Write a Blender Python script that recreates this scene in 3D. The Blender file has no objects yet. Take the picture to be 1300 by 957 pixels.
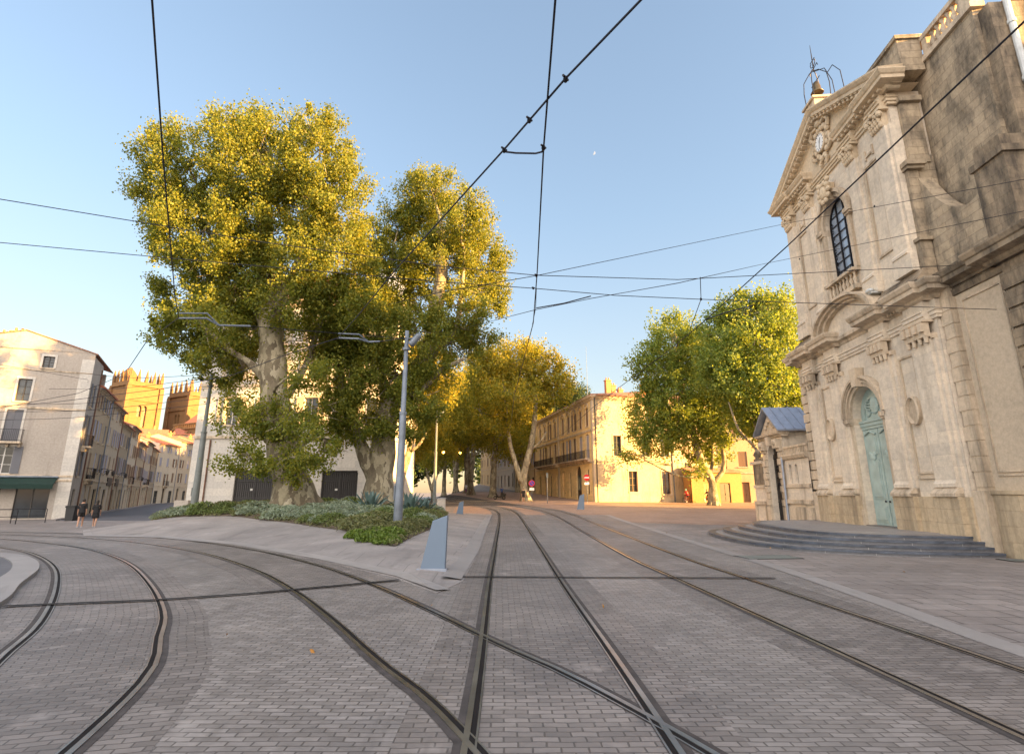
import bpy, bmesh, math, random
import numpy as np
from mathutils import Vector, Matrix
random.seed(7); rng = np.random.default_rng(7)
PI = math.pi; rad = math.radians
SC = bpy.context.scene; COL = SC.collection

# ------------------------------------------------------------------ camera constants (20 mm lens, tilted up)
FPX = 722.0; PCX = 650.0; PCY = 434.0; PITCH = math.atan(191/722.0); EYE = 1.75
_c, _s = math.cos(PITCH), math.sin(PITCH)
def ray(u, v):
    x = (u-PCX)/FPX; y = (PCY-v)/FPX
    return (x, _c-y*_s, _s+y*_c)
def AtZ(u, v, z):
    d = ray(u, v); t = (z-EYE)/d[2]; return Vector((d[0]*t, d[1]*t, z))
def AtY(u, v, Y):
    d = ray(u, v); t = Y/d[1]; return Vector((d[0]*t, Y, EYE+d[2]*t))
def AtW(u, v, a=12.36, k=.0737):
    d = ray(u, v); t = a/(d[0]-k*d[1]); return Vector((d[0]*t, d[1]*t, EYE+d[2]*t))

def sst(a, b, x):
    t = min(1, max(0, (x-a)/(b-a))); return t*t*(3-2*t)
def zt(x, y):                                   # lie of the land: the boulevard climbs, the lane on the left dips
    w = sst(-22, -8, x)*(1-.45*sst(6, 30, x))
    up = .55*(max(0, min(y, 220)-35)/40)**1.6
    dn = -.4*sst(24, 40, y)*(1-sst(-26, -14, x))
    return up*w+dn

# ------------------------------------------------------------------ materials
def newmat(name):
    m = bpy.data.materials.new(name); m.use_nodes = True
    nt = m.node_tree; b = nt.nodes['Principled BSDF']; return m, nt, b
def nd(nt, t, **kw):
    n = nt.nodes.new(t)
    for k, v in kw.items():
        if k.startswith('i_'): n.inputs[k[2:].replace('_', ' ')].default_value = v
        else: setattr(n, k, v)
    return n
def L(nt, a, b): nt.links.new(a, b)
def ramp(nt, fac, stops):
    r = nd(nt, 'ShaderNodeValToRGB'); e = r.color_ramp.elements
    while len(e) < len(stops): e.new(.5)
    for el, (p, c) in zip(e, stops): el.position = p; el.color = (c[0], c[1], c[2], 1)
    L(nt, fac, r.inputs['Fac']); return r.outputs['Color']
def mixc(nt, fac, a, b, mode='MIX'):
    n = nd(nt, 'ShaderNodeMix', data_type='RGBA', blend_type=mode)
    for i, v in ((0, fac), (6, a), (7, b)):
        if hasattr(v, 'is_output'): L(nt, v, n.inputs[i])
        elif i == 0: n.inputs[0].default_value = v
        else: n.inputs[i].default_value = (v[0], v[1], v[2], 1)
    return n.outputs[2]
def noise(nt, vec, scale, detail=5, rough=.6):
    n = nd(nt, 'ShaderNodeTexNoise'); n.inputs['Scale'].default_value = scale
    n.inputs['Detail'].default_value = detail; n.inputs['Roughness'].default_value = rough
    if vec is not None: L(nt, vec, n.inputs['Vector'])
    return n.outputs['Fac']
def maprange(nt, x, a, b, c=0, d=1):
    n = nd(nt, 'ShaderNodeMapRange'); L(nt, x, n.inputs[0])
    for i, v in enumerate((a, b, c, d)): n.inputs[i+1].default_value = v
    return n.outputs[0]
def bump(nt, h, bsdf, strength=.4, dist=.02):
    n = nd(nt, 'ShaderNodeBump'); n.inputs['Strength'].default_value = strength; n.inputs['Distance'].default_value = dist
    L(nt, h, n.inputs['Height']); L(nt, n.outputs[0], bsdf.inputs['Normal'])
def objco(nt): return nd(nt, 'ShaderNodeTexCoord').outputs['Object']
def wallco(nt):                                 # (x+y, z): one set of courses on front and side walls alike
    o = objco(nt); s = nd(nt, 'ShaderNodeSeparateXYZ'); L(nt, o, s.inputs[0])
    a = nd(nt, 'ShaderNodeMath', operation='ADD'); L(nt, s.outputs[0], a.inputs[0]); L(nt, s.outputs[1], a.inputs[1])
    c = nd(nt, 'ShaderNodeCombineXYZ'); L(nt, a.outputs[0], c.inputs[0]); L(nt, s.outputs[2], c.inputs[1])
    return c.outputs[0], o, s.outputs[2]
def plain(name, col, rough=.6, metal=0., var=.12, scale=3, spec=.4):
    m, nt, b = newmat(name)
    f = noise(nt, objco(nt), scale)
    d = [c*(1-var*1.6) for c in col]; l = [min(1, c*(1+var)) for c in col]
    L(nt, ramp(nt, f, [(.3, d), (.7, l)]), b.inputs['Base Color'])
    b.inputs['Roughness'].default_value = rough; b.inputs['Metallic'].default_value = metal
    b.inputs['Specular IOR Level'].default_value = spec
    return m
def wallmat(name, base, stain=(.2, .17, .13), stain_amt=.5, course=None, joint=.82, low=None, blotch=.12, dark_lo=.56, dark_hi=.75, bmp=.35, vs=.22):
    """masonry or render: blocky courses, streaky weathering, blotches; low = colour of a damp band near the ground"""
    m, nt, b = newmat(name); uv, o, z = wallco(nt)
    f1 = noise(nt, o, .55, 6, .6); f2 = noise(nt, o, 6.5, 7, .75)
    col = ramp(nt, f1, [(.25, [c*(1-blotch*1.6) for c in base]), (.5, base), (.8, [min(1, c*(1+blotch*.7)) for c in base])])
    col = mixc(nt, .36, col, ramp(nt, f2, [(.34, [c*.5 for c in base]), (.6, [min(1, c*1.15) for c in base])]))
    h = f2
    if course:
        br = nd(nt, 'ShaderNodeTexBrick'); L(nt, uv, br.inputs['Vector'])
        br.inputs['Scale'].default_value = 1; br.inputs['Brick Width'].default_value = course[0]; br.inputs['Row Height'].default_value = course[1]
        br.inputs['Mortar Size'].default_value = .008; br.inputs['Mortar Smooth'].default_value = .4
        br.inputs['Color1'].default_value = (.86, .86, .86, 1); br.inputs['Color2'].default_value = (1.08, 1.06, 1.02, 1); br.inputs['Mortar'].default_value = (joint, joint*.97, joint*.93, 1)
        col = mixc(nt, .8, col, br.outputs['Color'], 'MULTIPLY')
        mm = nd(nt, 'ShaderNodeMath', operation='SUBTRACT'); L(nt, f2, mm.inputs[0]); L(nt, br.outputs['Fac'], mm.inputs[1]); h = mm.outputs[0]
    mp = nd(nt, 'ShaderNodeMapping'); mp.inputs['Scale'].default_value = (1.7, 1.7, vs); L(nt, o, mp.inputs['Vector'])
    st = maprange(nt, noise(nt, mp.outputs[0], .9, 7, .68), dark_lo, dark_hi, 0, stain_amt)
    col = mixc(nt, st, col, stain)
    if low:
        n2 = noise(nt, o, 1.3, 5, .6)
        a = nd(nt, 'ShaderNodeMath', operation='MULTIPLY_ADD'); L(nt, n2, a.inputs[0]); a.inputs[1].default_value = -1.6; L(nt, z, a.inputs[2])
        lf = maprange(nt, a.outputs[0], low[1], low[2], .75, 0)
        col = mixc(nt, lf, col, low[0])
    L(nt, col, b.inputs['Base Color']); b.inputs['Roughness'].default_value = .88; b.inputs['Specular IOR Level'].default_value = .25
    bump(nt, h, b, bmp, .02); return m
def tilemat(name, base):
    m, nt, b = newmat(name); o = objco(nt)
    w = nd(nt, 'ShaderNodeTexWave', wave_type='BANDS', bands_direction='X'); w.inputs['Scale'].default_value = 1.5; w.inputs['Distortion'].default_value = .6; L(nt, o, w.inputs['Vector'])
    f = noise(nt, o, 2.5, 6, .75)
    c = ramp(nt, f, [(.3, [x*.5 for x in base]), (.5, base), (.72, [min(1, x*1.35+.04) for x in base])])
    c = mixc(nt, .35, c, ramp(nt, w.outputs['Fac'], [(.2, (.3, .3, .3)), (.7, (1, 1, 1))]), 'MULTIPLY')
    L(nt, c, b.inputs['Base Color']); b.inputs['Roughness'].default_value = .9; bump(nt, w.outputs['Fac'], b, .6, .05); return m
def settmat(name, c1, c2, mort, bw, bh, ms=.012, use_uv=True, var=.3, rough=.55, wob=.03, bmp=.6):
    m, nt, b = newmat(name); tc = nd(nt, 'ShaderNodeTexCoord'); uv = tc.outputs['UV']
    nz = nd(nt, 'ShaderNodeTexNoise'); nz.inputs['Scale'].default_value = 2.3; L(nt, uv, nz.inputs['Vector'])
    ad = nd(nt, 'ShaderNodeVectorMath', operation='MULTIPLY_ADD'); L(nt, nz.outputs['Color'], ad.inputs[0]); ad.inputs[1].default_value = (wob, wob, 0); L(nt, uv, ad.inputs[2])
    br = nd(nt, 'ShaderNodeTexBrick'); L(nt, ad.outputs[0], br.inputs['Vector'])
    for k, v in (('Scale', 1), ('Brick Width', bw), ('Row Height', bh), ('Mortar Size', ms), ('Mortar Smooth', .3), ('Bias', -.1)): br.inputs[k].default_value = v
    br.inputs['Color1'].default_value = (*c1, 1); br.inputs['Color2'].default_value = (*c2, 1); br.inputs['Mortar'].default_value = (*mort, 1)
    f = noise(nt, uv, .45, 6, .65); f3 = noise(nt, uv, 9, 4, .7)
    c = mixc(nt, 1, br.outputs['Color'], ramp(nt, f, [(.28, (1-var, 1-var, 1-var*.95)), (.72, (1+var*.6, 1+var*.55, 1+var*.5))]), 'MULTIPLY')
    c = mixc(nt, .5, c, ramp(nt, f3, [(.3, (.6, .6, .6)), (.7, (1.25, 1.25, 1.25))]), 'MULTIPLY')
    pn = noise(nt, uv, .16, 3, .5); c = mixc(nt, maprange(nt, pn, .42, .62, 0, var*1.2), c, [x*.55 for x in c1])
    on_ = maprange(nt, noise(nt, uv, .8, 2, .4), .68, .78, 0, var*1.6); c = mixc(nt, on_, c, [x*.35 for x in c1])
    lt = maprange(nt, noise(nt, uv, 1.7, 3, .6), .6, .72, 0, var); c = mixc(nt, lt, c, [min(1, x*1.5) for x in c2])
    mp = nd(nt, 'ShaderNodeMapping'); mp.inputs['Scale'].default_value = (1.3, .12, 1); L(nt, uv, mp.inputs['Vector'])
    sk = maprange(nt, noise(nt, mp.outputs[0], 1.2, 5, .7), .55, .7, 0, .55)      # tyre and drip streaks along the way
    c = mixc(nt, sk, c, [x*.45 for x in c1])
    L(nt, c, b.inputs['Base Color'])
    r = maprange(nt, f3, .3, .7, rough-.1, rough+.18); L(nt, r, b.inputs['Roughness']); b.inputs['Specular IOR Level'].default_value = .45
    sb = nd(nt, 'ShaderNodeMath', operation='MULTIPLY_ADD'); L(nt, f3, sb.inputs[0]); sb.inputs[1].default_value = .35
    iv = nd(nt, 'ShaderNodeMath', operation='SUBTRACT'); iv.inputs[0].default_value = 1; L(nt, br.outputs['Fac'], iv.inputs[1]); L(nt, iv.outputs[0], sb.inputs[2])
    bump(nt, sb.outputs[0], b, bmp, .012); return m
def leafmat(name, stops, trans=.5):
    m, nt, b = newmat(name); g = nd(nt, 'ShaderNodeNewGeometry')
    nz = noise(nt, objco(nt), .35, 3, .6)
    a = nd(nt, 'ShaderNodeMath', operation='MULTIPLY_ADD'); L(nt, g.outputs['Random Per Island'], a.inputs[0]); a.inputs[1].default_value = .62
    n2 = nd(nt, 'ShaderNodeMath', operation='MULTIPLY'); L(nt, nz, n2.inputs[0]); n2.inputs[1].default_value = .4; L(nt, n2.outputs[0], a.inputs[2])
    c = ramp(nt, a.outputs[0], stops); L(nt, c, b.inputs['Base Color']); b.inputs['Roughness'].default_value = .5; b.inputs['Specular IOR Level'].default_value = .3
    t = nd(nt, 'ShaderNodeBsdfTranslucent'); L(nt, mixc(nt, 1, c, (1.5, 1.35, .5), 'MULTIPLY'), t.inputs['Color'])
    mx = nd(nt, 'ShaderNodeMixShader'); mx.inputs[0].default_value = trans; L(nt, b.outputs[0], mx.inputs[1]); L(nt, t.outputs[0], mx.inputs[2])
    L(nt, mx.outputs[0], nt.nodes['Material Output'].inputs['Surface']); return m
def barkmat(name):
    m, nt, b = newmat(name); o = objco(nt)
    v = nd(nt, 'ShaderNodeTexVoronoi', feature='F1'); v.inputs['Scale'].default_value = 2.2
    mp = nd(nt, 'ShaderNodeMapping'); mp.inputs['Scale'].default_value = (1.6, 1.6, .8); L(nt, o, mp.inputs['Vector'])
    nz = nd(nt, 'ShaderNodeTexNoise'); nz.inputs['Scale'].default_value = 3; nz.inputs['Detail'].default_value = 5; L(nt, mp.outputs[0], nz.inputs['Vector'])
    ad = nd(nt, 'ShaderNodeVectorMath', operation='MULTIPLY_ADD'); L(nt, nz.outputs['Color'], ad.inputs[0]); ad.inputs[1].default_value = (.9, .9, .9); L(nt, mp.outputs[0], ad.inputs[2]); L(nt, ad.outputs[0], v.inputs['Vector'])
    s = nd(nt, 'ShaderNodeSeparateColor'); L(nt, v.outputs['Color'], s.inputs[0])
    c = ramp(nt, s.outputs[0], [(.0, (.13, .105, .07)), (.35, (.2, .17, .115)), (.6, (.27, .24, .16)), (.85, (.36, .32, .22)), (1, (.4, .36, .26))])
    c = mixc(nt, .45, c, ramp(nt, noise(nt, o, 9, 6, .8), [(.3, (.45, .42, .4)), (.7, (1.15, 1.15, 1.15))]), 'MULTIPLY')
    L(nt, c, b.inputs['Base Color']); b.inputs['Roughness'].default_value = .9; bump(nt, nz.outputs['Fac'], b, .9, .06); return m
def glassmat(name, col=(.02, .025, .03)):
    m, nt, b = newmat(name); f = noise(nt, objco(nt), .8)
    L(nt, ramp(nt, f, [(.3, col), (.7, [c*2.2 for c in col])]), b.inputs['Base Color'])
    b.inputs['Roughness'].default_value = .08; b.inputs['Specular IOR Level'].default_value = .6; return m
def slatmat(name, col, rough=.6):
    m, nt, b = newmat(name); o = objco(nt)
    w = nd(nt, 'ShaderNodeTexWave', wave_type='BANDS', bands_direction='Z'); w.inputs['Scale'].default_value = 4; L(nt, o, w.inputs['Vector'])
    c = mixc(nt, .4, [*col], ramp(nt, w.outputs['Fac'], [(.2, [x*.5 for x in col]), (.6, [x*1.1 for x in col])]))
    L(nt, c, b.inputs['Base Color']); b.inputs['Roughness'].default_value = rough; bump(nt, w.outputs['Fac'], b, .5, .03); return m
def emit(name, col, s):
    m, nt, b = newmat(name); b.inputs['Base Color'].default_value = (*col, 1); b.inputs['Emission Color'].default_value = (*col, 1); b.inputs['Emission Strength'].default_value = s; return m

M = {}
STONE = (.66, .585, .485)
M['stone'] = wallmat('limestone', STONE, (.25, .2, .14), .6, (.9, .36), .86, blotch=.13, dark_lo=.54, dark_hi=.76)
M['stone_low'] = wallmat('limestone_plinth', (.52, .42, .29), (.2, .16, .11), .75, (1.1, .42), .8, blotch=.3, dark_lo=.48, dark_hi=.66, bmp=.7)
M['stone_trim'] = wallmat('limestone_moulding', (.58, .48, .36), (.13, .11, .085), .75, None, blotch=.18, dark_lo=.47, dark_hi=.68)
M['stone_gold'] = wallmat('warm_limestone', (.6, .49, .35), (.2, .155, .1), .65, None, blotch=.14, dark_lo=.54, dark_hi=.76)
M['stone_dark'] = wallmat('blackened_limestone', (.34, .27, .19), (.05, .045, .04), .85, (.9, .36), .7, blotch=.3, dark_lo=.4, dark_hi=.62, bmp=.7, vs=.6)
M['stone_nave'] = wallmat('weathered_limestone', (.42, .345, .25), (.085, .075, .062), .85, (.75, .3), .7, blotch=.45, dark_lo=.43, dark_hi=.64, bmp=.9, vs=.75)
M['render_wing'] = wallmat('wing_render', (.53, .44, .33), (.3, .24, .17), .4, None, blotch=.14)
M['plaster'] = wallmat('pale_plaster', (.405, .365, .32), (.23, .2, .17), .6, None, blotch=.12)
M['plaster_white'] = wallmat('off_white_plaster', (.6, .575, .53), (.36, .32, .27), .4, (1.4, .55), .93, blotch=.07)
M['plaster_ochre'] = wallmat('ochre_plaster', (.52, .4, .24), (.25, .18, .11), .5, None, blotch=.16)
M['plaster_yellow'] = wallmat('yellow_plaster', (.78, .58, .3), (.38, .26, .13), .5, (.8, .35), .92, blotch=.12)
M['plaster_grey'] = wallmat('grey_weathered_plaster', (.56, .45, .29), (.2, .165, .13), .75, None, blotch=.2, dark_lo=.52, dark_hi=.66)
M['plaster_orange'] = wallmat('orange_plaster', (.32, .18, .07), (.35, .22, .1), .4, None, blotch=.12)
M['brickred'] = wallmat('red_render', (.42, .2, .1), (.22, .12, .08), .4, None)
STREET = [wallmat('lane_plaster_a', (.45, .36, .25), (.2, .16, .11), .55, None, blotch=.16), wallmat('lane_plaster_b', (.52, .43, .32), (.24, .19, .14), .5, None, blotch=.16),
          wallmat('lane_plaster_c', (.38, .31, .22), (.16, .13, .1), .55, None, blotch=.16), wallmat('lane_plaster_d', (.56, .48, .37), (.27, .22, .17), .45, None, blotch=.14)]
M['cath'] = wallmat('cathedral_stone', (.21, .12, .055), (.1, .062, .032), .7, (1.2, .5), .88, blotch=.12)
M['tile'] = tilemat('canal_tiles', (.36, .17, .1)); M['tile_red'] = tilemat('red_canal_tiles', (.45, .15, .08))
M['chimney'] = plain('terracotta', (.5, .2, .09), .85)
M['teal'] = plain('teal_door_paint', (.35, .45, .425), .55, var=.14, scale=1.6)
M['teal_dark'] = plain('teal_door_joint', (.1, .17, .17), .6)
M['iron'] = plain('black_iron', (.02, .02, .025), .45, .6); M['cable'] = plain('cable_rubber', (.012, .012, .02), .6)
M['bell'] = plain('bronze_bell', (.12, .09, .05), .4, .8)
M['galv'] = plain('galvanised_steel', (.17, .2, .24), .5, .3, .2, 2); M['polegrey'] = plain('grey_green_paint', (.16, .18, .175), .5)
M['steelblue'] = plain('brushed_blue_steel', (.15, .205, .28), .5, .2, .05, .7)
M['zinc'] = plain('zinc_sheet', (.3, .34, .42), .4, .4, .1)
M['pipe'] = plain('pale_pipe', (.55, .58, .58), .5)
M['rust'] = plain('rust_brown_pipe', (.16, .08, .05), .7)
M['glass'] = glassmat('window_glass'); M['glass_sky'] = glassmat('church_glass', (.16, .2, .26))
M['frame_white'] = plain('white_window_paint', (.6, .6, .57), .5); M['frame_dark'] = plain('dark_window_paint', (.06, .055, .05), .5)
M['frame_brown'] = plain('brown_window_paint', (.2, .12, .06), .55)
M['sh_grey'] = slatmat('grey_shutter', (.14, .145, .165)); M['sh_lilac'] = slatmat('lilac_shutter', (.34, .34, .42)); M['sh_blue'] = slatmat('blue_grey_shutter', (.12, .16, .2))
M['sh_brown'] = slatmat('brown_shutter', (.2, .12, .07)); M['sh_cream'] = slatmat('cream_shutter', (.5, .42, .3))
M['dark'] = plain('dark_interior', (.012, .011, .01), .8); M['gate_dark'] = slatmat('black_metal_gate', (.035, .032, .03), .5)
M['door_dark'] = plain('dark_timber', (.06, .04, .025), .6); M['door_orange'] = slatmat('orange_timber', (.42, .24, .08))
M['awning'] = plain('green_awning_cloth', (.008, .03, .024), .8); M['sign_dark'] = plain('dark_sign_board', (.02, .02, .022), .5)
M['white'] = plain('white_enamel', (.8, .8, .78), .4, var=.04); M['red'] = plain('red_enamel', (.55, .02, .02), .4, var=.05); M['blue'] = plain('blue_enamel', (.02, .04, .3), .4, var=.05)
M['black'] = plain('black_paint', (.012, .012, .012), .5)
M['steel'] = plain('polished_rail', (.3, .28, .265), .3, .9, .25, 1.5); M['railside'] = plain('rail_steel_dark', (.018, .016, .016), .85, .0, spec=.1); M['asph'] = plain('rail_sealant', (.06, .052, .05), .9, var=.25, scale=6)
M['bark'] = barkmat('plane_bark')
GREEN = [(.1, (0.067, 0.103, 0.021)), (.35, (0.133, 0.172, 0.030)), (.6, (0.201, 0.217, 0.035)), (.85, (0.289, 0.275, 0.042)), (1, (0.379, 0.309, 0.053))]
GOLD = [(0.1, (0.097, 0.126, 0.023)), (0.35, (0.193, 0.21, 0.033)), (0.6, (0.291, 0.265, 0.039)), (0.85, (0.419, 0.336, 0.046)), (1, (0.55, 0.377, 0.058))]
GREEN2 = [(.1, (0.081, 0.136, 0.029)), (.4, (0.148, 0.210, 0.044)), (.7, (0.222, 0.272, 0.055)), (1, (0.321, 0.333, 0.074))]
M['leaf'] = leafmat('plane_leaves', GREEN); M['leaf_gold'] = leafmat('golden_plane_leaves', GOLD, .6); M['leaf_green'] = leafmat('plane_leaves_green', GREEN2)
M['leaf_dark'] = leafmat('evergreen_leaves', [(.1, (.015, .035, .01)), (.6, (.04, .07, .02)), (1, (.08, .1, .03))], .2)
M['sage'] = leafmat('grey_green_leaves', [(.1, (.1, .14, .1)), (.5, (.22, .28, .21)), (1, (.36, .41, .33))], .25)
M['herb'] = leafmat('bed_leaves', [(.1, (.06, .095, .03)), (.5, (.13, .18, .06)), (1, (.24, .28, .11))], .3)
M['lime'] = leafmat('bright_leaves', [(.1, (.06, .1, .02)), (.5, (.12, .19, .035)), (1, (.22, .28, .07))], .35)
M['olive'] = leafmat('olive_leaves', [(.1, (.07, .09, .04)), (.5, (.15, .17, .075)), (1, (.24, .23, .12))], .3)
M['agave'] = plain('agave_blue_green', (.1, .16, .15), .5)
M['soil'] = plain('bed_soil', (.1, .075, .05), .95, var=.4, scale=5)
M['skin'] = plain('skin', (.42, .24, .16), .55, var=.05); M['hairm'] = plain('dark_hair', (.02, .014, .01), .6); M['cloth_black'] = plain('black_cloth', (.018, .018, .02), .9)
M['cloth_white'] = plain('white_cloth', (.6, .6, .62), .9); M['cloth_blue'] = plain('blue_cloth', (.06, .1, .22), .9); M['cloth_red'] = plain('red_cloth', (.5, .03, .03), .9); M['cloth_cyan'] = plain('cyan_helmet', (.05, .35, .45), .4)
M['rubber'] = plain('tyre_rubber', (.015, .015, .015), .8)
M['amber'] = emit('amber_lamp', (1, .45, .05), 4.0); M['dryleaf'] = leafmat('dry_leaves', [(.1, (.3, .13, .03)), (1, (.45, .25, .06))], .1)
M['sett'] = settmat('granite_setts', (.2, .183, .172), (.3, .278, .264), (.11, .098, .09), .185, .082, .008, wob=.05)
M['sett_track'] = settmat('track_setts', (.175, .157, .147), (.27, .245, .23), (.09, .08, .073), .2, .09, .008, var=.38, wob=.05)
M['slab'] = settmat('plaza_slabs', (.225, .2, .188), (.285, .258, .245), (.1, .09, .084), .75, .5, .014, var=.28, rough=.6, wob=.015)
M['slab_warm'] = settmat('terracotta_paving', (.33, .22, .165), (.4, .285, .22), (.17, .12, .09), .4, .2, .012, var=.3, rough=.65)
M['step'] = settmat('step_stone', (.13, .135, .15), (.18, .185, .2), (.3, .3, .3), 1.3, 5, .012, var=.2, rough=.45, wob=0.005, bmp=.2)
M['step_top'] = settmat('platform_stone', (.27, .25, .24), (.32, .3, .29), (.16, .15, .14), .9, .45, .012, var=.2, rough=.5, wob=.01)
M['conc'] = settmat('smooth_concrete_paving', (.275, .255, .245), (.3, .28, .27), (.17, .158, .15), 1.6, 1.1, .012, var=.32, rough=.75, wob=.01, bmp=.15)
M['kerb'] = settmat('pale_kerb_stone', (.25, .236, .23), (.3, .285, .275), (.13, .122, .118), 1.0, 9, .01, var=.15, rough=.6, wob=0, bmp=.2)
M['asphalt'] = settmat('asphalt', (.065, .06, .06), (.075, .07, .068), (.06, .056, .056), 9, 9, .001, var=.35, rough=.8, bmp=.3)
M['asphalt_blue'] = settmat('lane_asphalt', (.1, .1, .11), (.11, .11, .12), (.1, .1, .1), 9, 9, .001, var=.3, rough=.7, bmp=.3)

# ------------------------------------------------------------------ mesh builder
class MB:
    def __init__(s, xf=None): s.v = []; s.f = []; s.xf = xf
    def add(s, vs, fs, xf=None):
        n = len(s.v)
        for p in vs:
            p = Vector(p)
            if xf is not None: p = xf @ p
            if s.xf is not None: p = s.xf @ p
            s.v.append(p)
        s.f += [tuple(i+n for i in f) for f in fs]
    def box(s, x0, x1, y0, y1, z0, z1, xf=None):
        if x0 > x1: x0, x1 = x1, x0
        if y0 > y1: y0, y1 = y1, y0
        if z0 > z1: z0, z1 = z1, z0
        s.add([(x0,y0,z0),(x1,y0,z0),(x1,y1,z0),(x0,y1,z0),(x0,y0,z1),(x1,y0,z1),(x1,y1,z1),(x0,y1,z1)],
              [(3,2,1,0),(4,5,6,7),(0,1,5,4),(1,2,6,5),(2,3,7,6),(3,0,4,7)], xf)
    def quad(s, a, b, c, d): s.add([a, b, c, d], [(0,1,2,3)])
    def prism(s, poly, y0, y1, xf=None):        # polygon in (x,z), counter-clockwise seen from -y, extruded from y0 (front) to y1
        n = len(poly); vs = [(x, y0, z) for x, z in poly]+[(x, y1, z) for x, z in poly]
        fs = [tuple(range(n)), tuple(range(2*n-1, n-1, -1))]+[(i, i+n, (i+1) % n+n, (i+1) % n) for i in range(n)]
        s.add(vs, fs, xf)
    def prof(s, prf, x0, x1, xf=None, ret0=0, ret1=0):   # moulding: profile [(projection,z)] swept along x; mitred returns at the ends
        n = len(prf); vs = []
        for p, z in prf: vs.append((x0-p*ret0, -p, z))
        for p, z in prf: vs.append((x1+p*ret1, -p, z))
        fs = [(i, i+n, i+n+1, i+1) for i in range(n-1)]
        b = len(vs)
        for p, z in prf: vs.append((x0-p*ret0, .3, z))
        for p, z in prf: vs.append((x1+p*ret1, .3, z))
        fs += [(b+i, i, i+1, b+i+1) for i in range(n-1)]+[(i+n, b+n+i, b+n+i+1, i+n+1) for i in range(n-1)]
        s.add(vs, fs, xf)
    def tube(s, pts, r, n=8, cap=True, xf=None):
        pts = [Vector(p) for p in pts]; m = len(pts)
        rs = r if isinstance(r, (list, tuple)) else [r]*m
        vs = []; up = None
        for i, p in enumerate(pts):
            t = (pts[min(i+1, m-1)]-pts[max(i-1, 0)])
            if t.length < 1e-9: t = Vector((0,0,1))
            t.normalize()
            if up is None: up = t.orthogonal().normalized()
            up = up-t*up.dot(t)
            if up.length < 1e-6: up = t.orthogonal()
            up.normalize(); w = t.cross(up)
            for k in range(n):
                a = 2*PI*k/n; vs.append(p+up*(math.cos(a)*rs[i])+w*(math.sin(a)*rs[i]))
        fs = [(i*n+k, i*n+(k+1) % n, (i+1)*n+(k+1) % n, (i+1)*n+k) for i in range(m-1) for k in range(n)]
        if cap: fs += [tuple(range(n-1, -1, -1)), tuple(range((m-1)*n, m*n))]
        s.add(vs, fs, xf)
    def lathe(s, prf, cx=0, cy=0, n=16, xf=None, sx=1, sy=1):
        m = len(prf); vs = [(cx+r*sx*math.cos(2*PI*k/n), cy+r*sy*math.sin(2*PI*k/n), z) for r, z in prf for k in range(n)]
        fs = [(i*n+k, i*n+(k+1) % n, (i+1)*n+(k+1) % n, (i+1)*n+k) for i in range(m-1) for k in range(n)]
        fs += [tuple(range(n-1, -1, -1)), tuple(range((m-1)*n, m*n))]
        s.add(vs, fs, xf)
    def blob(s, c, r, n=8, xf=None):            # small carved lump
        if not isinstance(r, (tuple, list)): r = (r, r, r)
        prf = [(math.sin(PI*i/5), -math.cos(PI*i/5)) for i in range(6)]
        prf[0] = (.05, -1); prf[-1] = (.05, 1)
        vs = [(c[0]+r[0]*q*math.cos(2*PI*k/n), c[1]+r[1]*q*math.sin(2*PI*k/n), c[2]+r[2]*z) for q, z in prf for k in range(n)]
        m = 6; fs = [(i*n+k, i*n+(k+1) % n, (i+1)*n+(k+1) % n, (i+1)*n+k) for i in range(m-1) for k in range(n)]
        s.add(vs, fs, xf)
    def build(s, name, m, parent=None, smooth=False, uv=None):
        me = bpy.data.meshes.new(name); me.from_pydata([tuple(p) for p in s.v], [], s.f)
        mats = m if isinstance(m, list) else [m]
        for q in mats: me.materials.append(M[q] if isinstance(q, str) else q)
        if smooth: me.polygons.foreach_set('use_smooth', [True]*len(me.polygons))
        me.update()
        o = bpy.data.objects.new(name, me); COL.objects.link(o)
        if parent: o.parent = parent
        return o
def tag(o, label=None, cat=None, group=None, kind=None):
    if label: o['label'] = label
    if cat: o['category'] = cat
    if group: o['group'] = group
    if kind: o['kind'] = kind
    return o
def thing(name, label, cat, loc=(0,0,0), rz=0, group=None):
    o = bpy.data.objects.new(name, None); COL.objects.link(o); o.location = loc; o.rotation_euler = (0, 0, rz); o.empty_display_size = .2
    return tag(o, label, cat, group)
def kids(o): return [c for c in bpy.data.objects if c.parent == o]
CH = {}
def copy_tree(o, parent=None):
    c = o.copy(); COL.objects.link(c)
    if parent: c.parent = parent
    for ch in [q for q in SC.objects if q.parent == o and q is not c]: copy_tree(ch, c)
    return c
def crom(pts, step=.4):
    P = [Vector(p) for p in pts]; P = [P[0]*2-P[1]]+P+[P[-1]*2-P[-2]]; out = []
    for i in range(1, len(P)-2):
        a, b, c, d = P[i-1:i+3]; n = max(1, int((c-b).length/step))
        for k in range(n):
            t = k/n; out.append(.5*((2*b)+(c-a)*t+(2*a-5*b+4*c-d)*t*t+(3*b-a-3*c+d)*t**3))
    out.append(P[-2]); return out

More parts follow.
